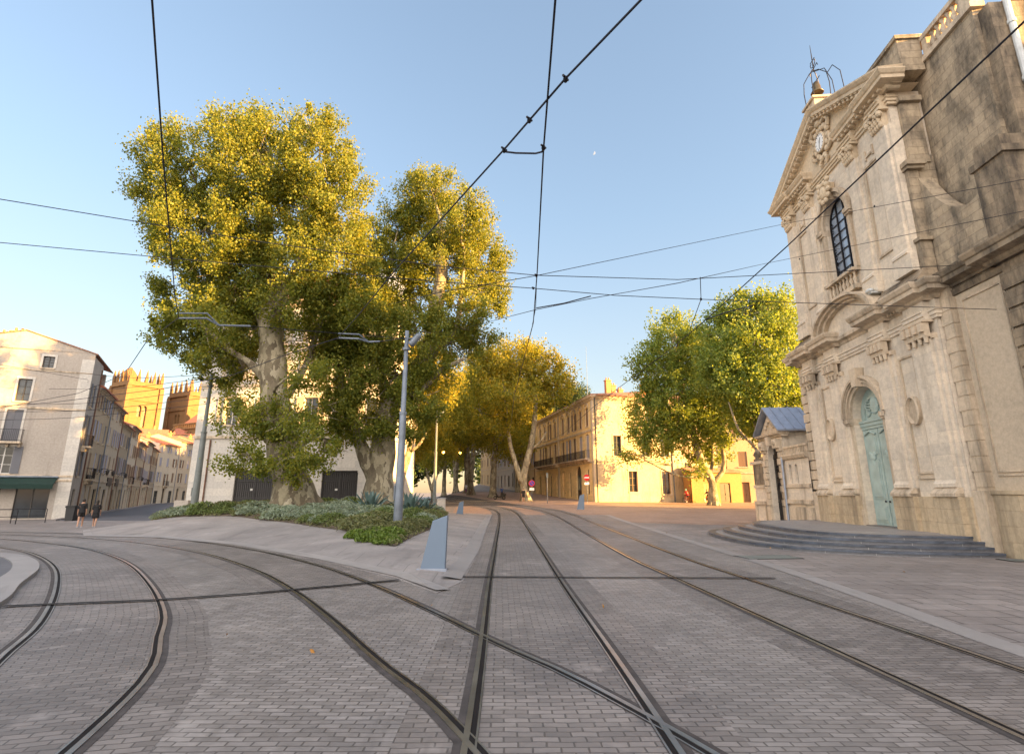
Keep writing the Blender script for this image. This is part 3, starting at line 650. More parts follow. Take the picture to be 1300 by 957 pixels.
    for s in (-1, 1):
        m = MB(); lo, hi = (.035, 1.09) if s > 0 else (-1.09, -.035)
        m.box(lo, hi, y-.015, y+.028, PZ+.03, 4.18)
        for z0, z1 in ((PZ+.15, 1.25), (1.5, 3.0), (3.2, 3.95)):
            a, b = lo+.13, hi-.13
            m.box(a, b, y-.04, y-.016, z0, z1); m.box(a+.08, b-.08, y-.065, y-.041, z0+.08, z1-.08)
        m.tube([(lo+.12, y-.05, 3.98), ((lo+hi)/2, y-.06, 4.12), (hi-.12, y-.05, 3.98)], .035, 6)
        m.blob(((lo+hi)/2, y-.05, 3.1), (.2, .06, .16)); m.blob(((lo+hi)/2-.14, y-.05, 3.22), (.1, .05, .1)); m.blob(((lo+hi)/2+.14, y-.05, 3.22), (.1, .05, .1)); m.blob(((lo+hi)/2, y-.05, 2.9), (.09, .05, .16))
        lf = m.build('door_leaf', 'teal', d)
        m = MB(); m.lathe([(.03, 0), (.045, .02), (.02, .05)], 0, 0, 10, xf=Matrix.Translation((s*.14, y-.04, 1.42)) @ Matrix.Rotation(PI/2, 4, 'X')); m.build('handle', 'iron', lf)
    m = MB(); m.box(-1.05, 1.05, -.16, .6, PZ-.2, PZ+.03); m.build('threshold', 'step_top', c)
    # ---- lower entablature breaking forward over the pilasters
    ARC = [(.0, 7.18), (.06, 7.18), (.06, 7.28), (.1, 7.29), (.1, 7.4), (.14, 7.42), (.14, 7.46), (.03, 7.47), (.03, 7.8)]
    COR = [(.03, 7.8), (.12, 7.86), (.14, 7.94), (.3, 7.98), (.46, 8.0), (.46, 8.14), (.52, 8.18), (.58, 8.3), (.58, 8.36), (.0, 8.46)]
    sh = lambda prf, p: [(a+p, z) for a, z in prf]
    m = MB()
    m.prof(ARC, -5.0, 5.0, ret0=1, ret1=1)
    for x, w in ((-4.15, 1.1), (4.2, 1.1), (-1.9, 1.0), (1.9, 1.0)): m.prof(sh(ARC, .2), x-w/2, x+w/2)
    for x, w in ((-4.15, 1.1), (4.2, 1.1), (-1.9, 1.0), (1.9, 1.0)):
        for z0, z1, p in ((7.18, 7.47, .19), (7.47, 7.8, .22)):
            m.box(x-w/2+.002, x+w/2-.002, -p, -.0, z0+.002, z1)
    m.build('architrave', 'stone', c)
    m = MB(); m.prof(COR, -5.05, -2.2, ret0=1, ret1=.3); m.prof(COR, 2.2, 5.05, ret0=.3, ret1=1); m.prof([(a*.45, z) for a, z in COR[:6]], -2.2, 2.2)
    m.prof(sh(COR, .2), -4.75, -3.55, ret0=.4, ret1=.4); m.prof(sh(COR, .2), 3.6, 4.8, ret0=.4, ret1=.4); m.prof(sh(COR, .2), -2.5, -1.35, ret0=.5, ret1=.5); m.prof(sh(COR, .2), 1.35, 2.5, ret0=.5, ret1=.5)
    for k in range(13):
        for s in (-1, 1): xx = s*(2.62+k*.19); m.box(xx-.05, xx+.05, -.24, -.1, 7.87, 7.975)
    m.build('lower_cornice', 'stone_trim', c)
    # ---- segmental pediment over the door bay
    m = MB(); arch_band(m, 2.34, 2.52, 8.4, -.02, .62, .46, 22); arch_band(m, 2.12, 2.338, 8.4, -.02, .48, .46, 22); arch_band(m, 1.9, 2.118, 8.4, -.02, .34, .46, 22)
    m.build('segmental_pediment', 'stone_trim', c)
    m = MB(); n = 16; P = [(-1.9, 8.0), (1.9, 8.0)]+[(1.9*math.cos(PI*k/n), 8.4+.874*math.sin(PI*k/n)) for k in range(n+1)]; m.prism(P, -.14, -.02); m.build('segmental_tympanum', 'stone', c)
    m = MB(); m.prof([(.5, 8.44), (.16, 8.8), (.12, 8.9), (.0, 8.92)], -4.9, -2.5, ret0=.4); m.build('weathering_slope', 'stone_dark', c); m = MB(); m.prof([(.5, 8.44), (.16, 8.8), (.12, 8.9), (.0, 8.92)], 2.5, 4.9, ret1=.4); m.build('weathering_slope', 'stone_dark', c)
    m = MB(); m.blob((2.3, -.42, 9.05), (.2, .14, .09)); m.box(2.15, 2.45, -.45, -.1, 8.93, 8.99); m.build('floodlight', 'pipe', c)
    # ---- upper pilasters, panels, window
    for x, w in ((-4.1, .78), (-2.02, .72), (2.02, .72), (4.1, .78)):
        m = MB(); m.box(x-w/2-.12, x+w/2+.12, -.09, .01, 9.0, 14.62); m.box(x-w/2, x+w/2, -.19, -.088, 9.72, 14.62); m.box(x-w/2-.14, x+w/2+.14, -.24, -.01, 8.96, 9.6)
        m.prof([(.24, 9.6), (.28, 9.62), (.28, 9.7), (.2, 9.8)], x-w/2-.05, x+w/2+.05)
        p = m.build('pilaster', 'stone_gold' if abs(x) > 5 else 'stone', c)
        m = MB(); r = random.Random(int(x*10)+77)
        m.box(x-w*.46, x+w*.46, -.22, .0, 14.622, 15.22); m.box(x-w*.66, x+w*.66, -.36, .0, 15.222, 15.33)
        for row, (zz, nn, pr) in enumerate(((14.74, 5, .27), (14.95, 4, .31))):
            for k in range(nn):
                xx = x+(k-(nn-1)/2)*w*.9/nn; m.blob((xx, -pr+.04, zz), (w*.1, .09, .13)); m.blob((xx, -pr-.02, zz+.09), (w*.08, .06, .05))
        for s in (-1, 1):
            m.blob((x+s*w*.5, -.3, 15.1), (.12, .12, .13)); m.blob((x+s*w*.22, -.33, 15.12), (.08, .08, .08))
        m.blob((x, -.36, 15.27), (.09, .08, .09)); m.build('capital', 'stone_gold', p)
    for s in (-1, 1):
        a, b = sorted((s*2.58, s*3.56)); m = MB()
        for x0, x1, z0, z1 in ((a, a+.09, 10.2, 14.0), (b-.09, b, 10.2, 14.0), (a+.09, b-.09, 10.2, 10.29), (a+.09, b-.09, 13.91, 14.0), (a+.2, a+.28, 14.2, 14.6), (b-.28, b-.2, 14.2, 14.6), (a+.28, b-.28, 14.3, 14.38)): m.box(x0, x1, -.06, .01, z0, z1)
        m.build('wall_panel', 'stone_trim', c)
    m = MB(); arch_band(m, .99, 1.2, 13.1, -.01, .12, 1.02); arch_band(m, 1.205, 1.36, 13.1, -.01, .22, 1.02)
    for s in (-1, 1): m.box(s*.99, s*1.22, -.12, .01, 10.5, 12.8); m.box(s*.97, s*1.46, -.24, .15, 12.9, 13.08); m.box(s*.97, s*1.42, -.18, .15, 12.8, 12.898)
    m.build('window_surround', 'stone_trim', c)
    m = MB(); m.prism([(-.22, 14.0), (.22, 14.0), (.34, 14.75), (-.34, 14.75)], -.34, -.02)
    for k in range(10):
        a = 2*PI*k/10; m.blob((.42*math.cos(a), -.36, 14.42+.42*math.sin(a)), (.14, .1, .13))
    m.blob((0, -.38, 14.42), (.26, .12, .3)); m.blob((-.38, -.34, 14.9), (.16, .1, .12)); m.blob((.38, -.34, 14.9), (.16, .1, .12)); m.build('window_cartouche', 'stone_gold', c)
    yy = .22
    m = MB(); P = headpoly(-.98, .98, 10.45, 13.1, 1.0, 16); arch_band(m, .9, .98, 13.1, -yy, -yy+.05, 1.02)
    for q in (-.94, -.3, .3, .94): m.box(q-.035, q+.035, yy-.05, yy, 10.46, 13.1 if abs(q) > .5 else 13.98)
    for q in range(8): z = 10.56+q*.42; m.box(-.92, .92, yy-.035, yy-.002, z-.016, z+.016)
    w = m.build('window', 'iron', c)
    m = MB(); m.add([(x, yy+.012, z) for x, z in P], [tuple(range(len(P)))]); m.build('pane', 'glass_sky', w)
    m = MB()
    for s in (-1, 1):
        for k in range(9):
            z = 10.75+k*.3; m.tube([(s*.83, yy-.06, z), (s*.72, yy-.06, z+.1), (s*.66, yy-.06, z), (s*.74, yy-.06, z-.08), (s*.8, yy-.06, z+.02)], .014, 5)
    for k in range(6):
        x = -.65+k*.26; m.tube([(x-.11, yy-.06, 10.55), (x, yy-.06, 10.8), (x+.11, yy-.06, 10.55)], .016, 5); m.tube([(x-.11, yy-.06, 10.95), (x, yy-.06, 10.7), (x+.11, yy-.06, 10.95)], .014, 5)
    m.build('window_grille', 'iron', w)
    m = MB(); m.box(-1.2, 1.2, -.34, .3, 10.36, 10.48); m.box(-1.2, 1.2, -.3, -.05, 9.6, 9.78); b = m.build('balustrade', 'stone_trim', c)
    for k in range(8):
        m = MB(); m.lathe([(.06, 9.782), (.06, 9.83), (.035, 9.86), (.085, 10.0), (.03, 10.2), (.06, 10.3), (.06, 10.358)], -1.02+k*.292, -.18, 10); m.build('baluster', 'stone_trim', b, True)
    # ---- top entablature, broken cornice and raking cornices
    ENT = [(.0, 15.34), (.08, 15.34), (.08, 15.44), (.13, 15.45), (.13, 15.54), (.18, 15.57), (.05, 15.6), (.05, 15.8)]
    TOP = [(.05, 15.8), (.1, 15.84), (.13, 15.93), (.35, 15.97), (.42, 15.99), (.42, 16.12), (.47, 16.16), (.54, 16.28), (.54, 16.33), (.0, 16.4)]
    m = MB(); m.prof(ENT, -4.65, 4.65, ret0=1, ret1=1)
    for x in (-4.1, -2.02, 2.02, 4.1):
        m.prof(sh(ENT, .2), x-.5, x+.5); m.box(x-.498, x+.498, -.24, .0, 15.345, 15.8)
    m.build('upper_architrave', 'stone_gold', c)
    for s in (-1, 1):
        m = MB(); fl = (lambda a, b, r0, r1: (a, b, r0, r1)) if s > 0 else (lambda a, b, r0, r1: (-b, -a, r1, r0))
        a, b, r0, r1 = fl(1.55, 4.8, .2, 1); m.prof(TOP, a, b, ret0=r0, ret1=r1); a, b, r0, r1 = fl(3.5, 4.8, .3, 1); m.prof(sh(TOP, .1), a, b, ret0=r0, ret1=r1)
        for k in range(11): xx = s*(1.75+k*.3); m.box(xx-.07, xx+.07, -.36, -.12, 15.85, 15.975); m.box(xx-.085, xx+.085, -.39, -.12, 15.945, 15.977)
        m.build('upper_cornice', 'stone_gold', c)
    ang = math.atan2(2.2, 5.3); ln = math.hypot(2.2, 5.3)
    RK = [(.02, -.5), (.1, -.45), (.13, -.36), (.36, -.3), (.43, -.28), (.43, -.14), (.48, -.1), (.56, .02), (.56, .08), (-.3, .14)]
    for s in (-1, 1):
        X = Matrix.Translation((s*5.3, 0, 16.38)) @ (Matrix.Rotation(-ang, 4, 'Y') if s < 0 else Matrix.Rotation(ang, 4, 'Y'))
        m = MB(X)
        if s < 0: m.prof(RK, 0, ln+.05)
        else: m.prof(RK, -ln-.05, 0)
        for k in range(17):
            q = .5+k*.33; q = q if s < 0 else -q
            m.box(q-.075, q+.075, -.36, -.12, -.44, -.302); m.box(q-.09, q+.09, -.4, -.12, -.34, -.3)
        m.build('raking_cornice', 'stone_gold', c)
    m = MB(); m.prism([(-5.1, 15.9), (5.1, 15.9), (0, 18.1)], -.02, .9); m.build('tympanum', 'stone_gold', c)
    # ---- clock in a carved cartouche
    X = Matrix.Translation((0, -.1, 16.95)) @ Matrix.Rotation(PI/2, 4, 'X')
    m = MB(X); m.lathe([(.46, 0), (.46, .1), (.4, .13), (.4, .09)], 0, 0, 28); ck = m.build('clock', 'stone_gold', c)
    m = MB(X); m.lathe([(.4, .088), (.399, .1)], 0, 0, 28); m.build('clock_face', 'white', ck)
    m = MB(X)
    for k in range(12):
        a = PI*k/6; m.box(-.014, .014, .29, .375, .1, .106, xf=Matrix.Rotation(a, 4, 'Z'))
    m.build('hour_marks', 'black', ck); m = MB(X); m.box(-.02, .02, -.05, .2, .107, .113, xf=Matrix.Rotation(rad(-25), 4, 'Z')); m.build('hour_hand', 'black', ck); m = MB(X); m.box(-.013, .013, -.07, .31, .114, .12, xf=Matrix.Rotation(rad(170), 4, 'Z')); m.build('minute_hand', 'black', ck)
    m = MB(Matrix.Translation((0, 0, -.25)))
    for k in range(14):
        a = 2*PI*k/14; q = .62+.06*math.sin(3*a); m.blob((q*math.cos(a), -.1, 17.2+q*1.12*math.sin(a)), (.15, .12, .15))
    for s in (-1, 1):
        m.tube([(s*.5, -.12, 16.6), (s*.85, -.14, 16.75), (s*.8, -.14, 17.05), (s*.62, -.12, 17.0)], .09, 6); m.tube([(s*.2, -.12, 18.05), (s*.6, -.14, 18.1), (s*.85, -.14, 17.85), (s*.72, -.12, 17.6)], .09, 6); m.tube([(s*.1, -.1, 16.5), (s*.35, -.14, 16.25), (s*.2, -.14, 16.1)], .08, 6)
    m.blob((0, -.14, 18.15), (.22, .14, .18)); m.build('clock_cartouche', 'stone_gold', ck)
    # ---- bell frame on the apex
    m = MB(Matrix.Translation((.1, 0, -.9))); m.box(-.5, .5, -.45, .5, 19.3, 19.72); m.box(-.58, .58, -.53, .58, 19.722, 19.82); m.build('bell_pedestal', 'stone_trim', c)
    m = MB(Matrix.Translation((.1, 0, -.9)))
    for sx in (-1, 1):
        for sy in (-1, 1):
            m.tube([(sx*.4, sy*.36, 19.8), (sx*.42, sy*.38, 20.6), (sx*.38, sy*.34, 21.15), (sx*.15, sy*.14, 21.5), (0, 0, 21.55)], .02, 6)
    m.tube([(.45, .3, 21.0), (1.0, .3, 21.0), (1.5, .3, 20.3), (1.6, .3, 19.2)], .018, 6); m.tube([(0, 0, 21.5), (.7, .1, 21.1), (1.15, .1, 20.1), (1.2, .1, 19.35)], .018, 6)
    m.tube([(0, 0, 21.5), (0, 0, 22.3), (0, 0, 22.95)], [.03, .022, .01], 6); m.tube([(-.22, 0, 22.1), (.22, 0, 22.1)], .018, 6)
    for s in (-1, 1): m.tube([(0, 0, 21.75), (s*.2, 0, 21.85), (s*.24, 0, 22.0), (s*.14, 0, 22.02)], .018, 6); m.tube([(0, 0, 21.65), (s*.35, 0, 21.7), (s*.4, 0, 21.55)], .018, 6)
    m.tube([(-.4, 0, 20.95), (.4, 0, 20.95)], .02, 6); f = m.build('bell_frame', 'iron', c)
    m = MB(Matrix.Translation((.1, 0, -.9))); m.lathe([(.05, 20.95), (.12, 20.88), (.17, 20.7), (.19, 20.5), (.28, 20.34), (.26, 20.33)], 0, 0, 14); m.build('bell', 'bell', f, True)
    # ---- attic blocks over the ends of the facade
    m = MB(); m.box(2.4, 5.25, .3, 1.1, 16.3, 17.6); m.box(2.3, 5.33, .22, 1.18, 17.602, 17.75); m.build('attic_block', 'stone_nave', c); m = MB(); m.box(-5.2, -3.9, .3, 1.1, 16.3, 16.75); m.build('attic_block', 'stone_nave', c)
    # ---- right return of the facade with pilaster strips
    m = MB(); m.box(4.602, 4.75, .12, .5, 8.6, 12.6); m.box(4.602, 4.72, .5, 1.1, 8.6, 13.2); m.box(4.602, 4.9, .05, .6, 12.602, 12.72); m.box(4.602, 5.0, .0, .66, 12.722, 12.9); m.box(4.602, 4.78, .3, .95, 12.902, 15.3); m.box(4.602, 4.92, .22, 1.0, 15.302, 15.5); m.box(4.602, 4.85, .02, .4, 8.52, 9.9); m.box(4.602, 4.95, -.04, .46, 9.902, 10.02)
    m.build('return_pilaster', 'stone_nave', c)
    # ---- quoins either side of the lower storey
    for x0, x1, nm in ((-5.75, -4.97, 'l'), (4.98, 5.5, 'r')):
        m = MB(); m.box(x0+.04, x1-.02, .12, .9, -.5, 8.0)
        k = 0; z = 1.9
        while z < 7.6:
            m.box(x0+(.0 if k % 2 else .08), x1+(.0 if x0 > 0 else -.02), -.02 if x0 < 0 else .1, .4, z, z+.4); z += .45; k += 1
        m.box(x0, x1, -.04, .5, -.5, 1.8)
        m.build('quoin_strip', 'stone_trim', c)
    m = MB(); m.prof([(a-.05, z) for a, z in COR], -5.75, -4.9, ret0=1); m.box(-5.75, -4.97, .0, .9, 8.0, 8.9); m.build('quoin_cornice', 'stone_trim', c)
    # ---- low right wing with bordered panel, cornice, scooped parapet and rusticated corner pier
    XW = Matrix.Translation((0, .3, 0)); WR = 7.55
    m = MB(XW); m.box(4.95, WR, .0, .4, -.6, 8.0); m.build('wing_wall', 'render_wing', c)
    m = MB(XW); m.box(5.0, WR+.05, -.12, .0, -.6, 1.7); m.box(5.0, WR+.05, -.17, -.0, 1.702, 1.8); m.build('wing_plinth', 'stone_low', c)
    m = MB(XW)
    for a, b, z0, z1 in ((5.75, 5.8, 2.3, 7.5), (7.32, 7.37, 2.3, 7.5), (7.4, 7.45, 2.2, 7.6), (5.8, 7.32, 2.3, 2.35), (5.75, 7.4, 2.2, 2.24), (5.8, 7.32, 7.45, 7.5)): m.box(a, b, -.04, .01, z0, z1)
    m.build('wing_panel_border', 'stone_trim', c)
    m = MB(XW); m.prof([(.0, 7.7), (.06, 7.72), (.08, 7.9), (.03, 7.92), (.04, 8.0)]+[(a*.8, z+.12) for a, z in COR[1:]], 5.0, WR+.6, ret1=.0); m.build('wing_cornice', 'stone_dark', c)
    m = MB(XW); pts = [(4.7, 8.5), (8.3, 8.5), (8.3, 11.2), (7.45, 11.2), (7.3, 10.55)]+[(4.75+2.45*(1-t), 10.0+.42*(1-t)**3+2.3*t**2.2) for t in [k/10 for k in range(11)]]
    m.prism([pts[0], pts[1], pts[2], pts[3], pts[4]]+pts[5:], .12, .62); m.build('scrolled_parapet', 'stone_nave', c)
    m = MB(XW); m.box(7.35, 8.5, -.06, .9, 8.52, 10.9); m.box(7.28, 8.57, -.13, .97, 10.902, 11.1); m.box(7.42, 8.43, -.02, .86, 11.1, 11.5); m.build('parapet_block', 'stone_dark', c)
    m = MB(XW); m.box(WR+.05, WR+1.05, -.1, 3.4, -.6, 8.0)
    z = -.4
    while z < 7.7: m.box(WR, WR+1.12, -.17, 3.46, z, z+.47); z += .54
    m.build('rusticated_pier', 'stone_dark', c)
    m = MB(XW); m.prof([(a*.8+.2, z+.12) for a, z in COR], WR+.0, WR+1.05, ret0=1, ret1=1); m.box(WR-.3, WR+1.6, -.5, 3.6, 8.3, 8.56); m.build('pier_cornice', 'stone_dark', c)
    # ---- nave: high weathered walls, balustrade, roof
    NX0, NX1, ND = -6.4, 7.55, 30.0
    m = MB(); m.box(NX0, NX1, 1.16, ND, -.6, 16.6)
    for k in range(5): y0 = 5+k*5.6; m.box(NX1-.002, NX1+.9, y0, y0+1.1, -.6, 14.5)
    m.build('nave_wall', 'stone_nave', c)
    m = MB(); m.box(NX1-.05, NX1+.45, 1.3, 4.2, 8.9, 16.4); m.box(NX1-.05, NX1+.6, 1.15, 4.3, 8.4, 8.7); m.build('nave_buttress', 'stone_dark', c)
    m = MB(); m.box(4.7, NX1+.12, 1.05, 1.5, 16.602, 16.8); m.box(4.7, NX1+.12, 1.08, 1.42, 17.45, 17.62); m.box(NX1-.35, NX1+.1, 1.1, 1.5, 16.8, 17.45); m.box(5.3, 5.55, 1.1, 1.4, 16.8, 17.45); b = m.build('roof_balustrade', 'stone_trim', c)
    for k in range(6):
        m = MB(); m.lathe([(.1, 16.8), (.1, 16.86), (.06, 16.9), (.13, 17.08), (.05, 17.3), (.1, 17.4), (.1, 17.45)], 5.72+k*.27, 1.24, 10); m.build('baluster', 'stone_trim', b, True)
    m = MB(); m.prism([(NX0-.3, 16.6), (NX1+.3, 16.6), ((NX0+NX1)/2, 19.0)], 1.9, ND+.3); m.build('nave_roof', 'tile', c)
    m = MB(); m.tube([(NX1+.55, 1.75, 8.7), (NX1+.55, 1.75, 12.5), (NX1+.55, 1.75, 17.0)], .09, 10)
    for z in (9.5, 11.5, 13.5, 15.5): m.tube([(NX1+.55, 1.75, z), (NX1+.55, 1.75, z+.12)], .115, 10)
    m.build('downpipe', 'pipe', c)
    m = MB()
    for z in (6, 12):
        m.box(NX1-.05, NX1+.03, 8, 9.4, 9.5, 13)
    m.build('side_window', 'glass', c)
    # ---- curved flight of dark steps
    def outline(a, b, n=40, cx=-.35):
        P = []
        for k in range(n+1):
            t = PI*k/n; ct, st_ = math.cos(t), math.sin(t); e = .72
            P.append((cx+a*math.copysign(abs(ct)**e, ct), -b*abs(st_)**e))
        return P
    def stepmesh(name, a, b, z0, z1, top, side):
        P = outline(a, b); n = len(P); vs = [(x, y, z1) for x, y in P]+[(x, y, z0) for x, y in P]; fs = [tuple(range(n-1, -1, -1))]+[(i, i+1, n+i+1, n+i) for i in range(n-1)]
        me = bpy.data.meshes.new(name); me.from_pydata(vs, [], fs); uvl = me.uv_layers.new(name='UVMap'); acc = [0]
        for i in range(1, n): acc.append(acc[-1]+math.hypot(P[i][0]-P[i-1][0], P[i][1]-P[i-1][1]))
        for pl in me.polygons:
            for li in pl.loop_indices:
                vi = me.loops[li].vertex_index; uvl.data[li].uv = (vs[vi][0], vs[vi][1]) if pl.index == 0 else (acc[vi % n], vs[vi][2])
        me.materials.append(M[top]); me.materials.append(M[side])
        for pl in me.polygons: pl.material_index = 0 if pl.index == 0 else 1
        o = bpy.data.objects.new(name, me); COL.objects.link(o); return o
    st = thing('church_steps', 'four curved dark stone steps in front of the teal church door', 'steps', (14.01, 22.4, 0), rad(-94.22))
    for k in range(4):
        q = 3-k
        o = stepmesh('step', 5.15+.33*q, 4.1+.62*q, -.15, .125*(k+1), 'step_top' if k == 3 else 'step_top', 'step'); o.parent = st
        o2 = None
        P = outline(5.15+.33*q+.025, 4.1+.62*q+.025); m = MB(); n = len(P); z1 = .125*(k+1)+.003; z0 = z1-.06; Pi = outline(5.15+.33*q-.26, 4.1+.62*q-.26)
        vs = [(x, y, z1) for x, y in P]+[(x, y, z0) for x, y in P]+[(x, y, z1) for x, y in Pi]
        m.add(vs, [(i, i+1, n+i+1, n+i) for i in range(n-1)]+[(i, 2*n+i, 2*n+i+1, i+1) for i in range(n-1)])
        e = m.build('nosing', 'step_nose', o)
M['step_nose'] = plain('blue_black_step_edge', (.085, .1, .13), .35, var=.35, scale=2)
church()

# ================================================================== LITTLE GATE beside the church
def gate():
    p0 = AtW(979, 640); s = 32.75; g = thing('stone_gateway', 'small pedimented stone gateway with iron gate left of the church', 'gateway', (12.36+.0737*s, s, .3), rad(-94.22))
    op = (-.85, .85, -.2, 3.3, .85)
    m = MB(); wall(m, -1.5, 1.5, -.6, 4.4, [op], rec=.4, arcseg=12); m.box(-1.499, -1.2, .02, 1.5, -.6, 4.4); m.box(1.2, 1.499, .02, 1.5, -.6, 4.4); m.box(-1.5, 1.5, -.02, 1.5, 4.402, 4.75); m.build('gate_wall', 'stone', g)
    m = MB()
    for s_ in (-1, 1):
        m.box(s_*.9, s_*1.48, -.14, .01, -.6, .7)
        z = .75; k = 0
        while z < 3.7: m.box(s_*.92, s_*1.42, -.1 if k % 2 else -.16, .01, z, z+.32); z += .36; k += 1
        m.prism([(s_*1.1-.3, 3.8), (s_*1.1+.3, 3.8), (s_*1.1+.34, 4.3), (s_*1.1-.34, 4.3)], -.3, .0)
        m.blob((s_*1.1, -.3, 4.1), (.2, .12, .16))
    m.prof([(.0, 4.4), (.1, 4.42), (.12, 4.5), (.3, 4.55), (.34, 4.66), (.0, 4.72)], -1.7, 1.7, ret0=.3, ret1=.3); m.prism([(-.14, 4.0), (.14, 4.0), (.2, 4.5), (-.2, 4.5)], -.3, .0); m.build('pillar_blocks', 'stone_trim', g)
    m = MB(); m.prism([(-1.65, 4.752), (1.65, 4.752), (0, 5.95)], .0, 1.5)
    for k in range(6): m.blob((-.6+.24*k, -.04, 5.05+.18*(2.5-abs(k-2.5))), (.16, .08, .12))
    m.build('gable', 'stone_trim', g)
    m = MB(); t = .09
    for s_ in (-1, 1): m.add([(s_*1.95, -.35, 4.66), (0, -.35, 6.1), (0, 1.8, 6.1), (s_*1.95, 1.8, 4.66), (s_*1.95, -.35, 4.66+t), (0, -.35, 6.1+t), (0, 1.8, 6.1+t), (s_*1.95, 1.8, 4.66+t)], [(0,1,2,3), (4,5,6,7), (0,1,5,4), (3,2,6,7), (0,3,7,4)])
    for s_ in (-1, 1):
        for q in (.2, .7, 1.2, 1.7): m.tube([(s_*.0, q-.1, 6.22), (s_*1.95, q-.1, 4.78)], .03, 4)
    m.build('roof', 'zinc', g)
    m = MB()
    for k in range(11):
        x = -.8+k*.16; m.box(x-.016, x+.016, .3, .33, -.2, 3.3+.8*math.sqrt(max(0, 1-(x/.85)**2)))
    for z in (.0, .9, 1.6, 3.3): m.box(-.84, .84, .29, .34, z, z+.05)
    m.box(-.83, .83, .31, .325, -.2, .88)
    for k in range(8):
        x = -.55+k*.157; m.tube([(x, .3, 1.65), (x+.06, .3, 1.9), (x-.04, .3, 2.05), (x, .3, 2.3)], .014, 5); m.tube([(x, .3, 2.5), (x+.07, .3, 2.8), (x-.05, .3, 3.0)], .014, 5)
    m.build('iron_gate', 'iron', g)
    # flanking walls
    f = thing('courtyard_wall', 'stone courtyard wall with paired arched openings between gateway and church', 'wall', (12.36+.0737*30.2, 30.2, .3), rad(-94.22))
    ops = [(-.55, -.2, 1.9, 2.7, .17), (.2, .55, 1.9, 2.7, .17)]
    X = MB(); wall(X, -1.15, 1.95, -.6, 3.2, ops, rec=.4, arcseg=8); X.box(-1.149, 1.949, .4, .55, -.6, 3.2); X.build('wall', 'stone', f)
    m = MB(); m.box(-1.15, 1.95, -.1, .01, -.6, .75); m.box(-1.15, 1.95, -.14, .01, .9, 1.1); m.box(-1.15, 1.95, -.08, .01, 1.7, 1.86); m.build('wall_courses', 'stone_trim', f)
    m = MB(); m.prof([(.0, 3.1), (.12, 3.15), (.2, 3.3), (.2, 3.38), (.0, 3.4)], -1.15, 1.95); m.box(-1.15, 1.95, -.02, .4, 3.72, 3.82)
    for k in range(15): m.box(-1.05+k*.2, -.95+k*.2, .02, .3, 3.4, 3.72)
    m.build('pierced_parapet', 'stone_trim', f)
    for o in ops: m = MB(); m.box(o[0]+.01, o[1]-.01, .35, .38, o[2], o[3]+.1); m.build('opening_screen', 'dark', f)
    m = MB(); m.tube([(-.98, -.16, -.3), (-.98, -.16, 2.0), (-.98, -.16, 3.3)], .06, 8); m.build('downpipe', 'zinc', f)
    f = thing('courtyard_wall', 'short stone wall end with dark carved panel on the far side of gateway', 'wall', (12.36+.0737*35.4, 35.4, .3), rad(-94.22))
    m = MB(); m.box(-.9, 1.05, .0, .5, -.6, 3.1); m.build('wall', 'stone', f)
    m = MB(); m.box(-.95, 1.05, -.12, .6, .75, .95); m.box(-.95, -.7, -.1, .6, -.6, .748); m.box(.75, 1.05, -.1, .55, -.6, .748); m.box(-.95, 1.05, -.08, .55, 1.7, 1.86); m.box(-1.0, 1.05, -.14, .6, 3.102, 3.28); m.build('wall_courses', 'stone_trim', f)
    m = MB(); m.box(-.75, .85, -.05, .01, 1.9, 3.05); m.build('dark_panel', 'stone_dark', f)
    m = MB(); m.lathe([(.2, 3.28), (.25, 3.4), (.12, 3.5), (.24, 3.7), (.1, 3.95), (.02, 4.05)], -.6, .22, 12); m.build('urn', 'stone_dark', f, True)
gate()

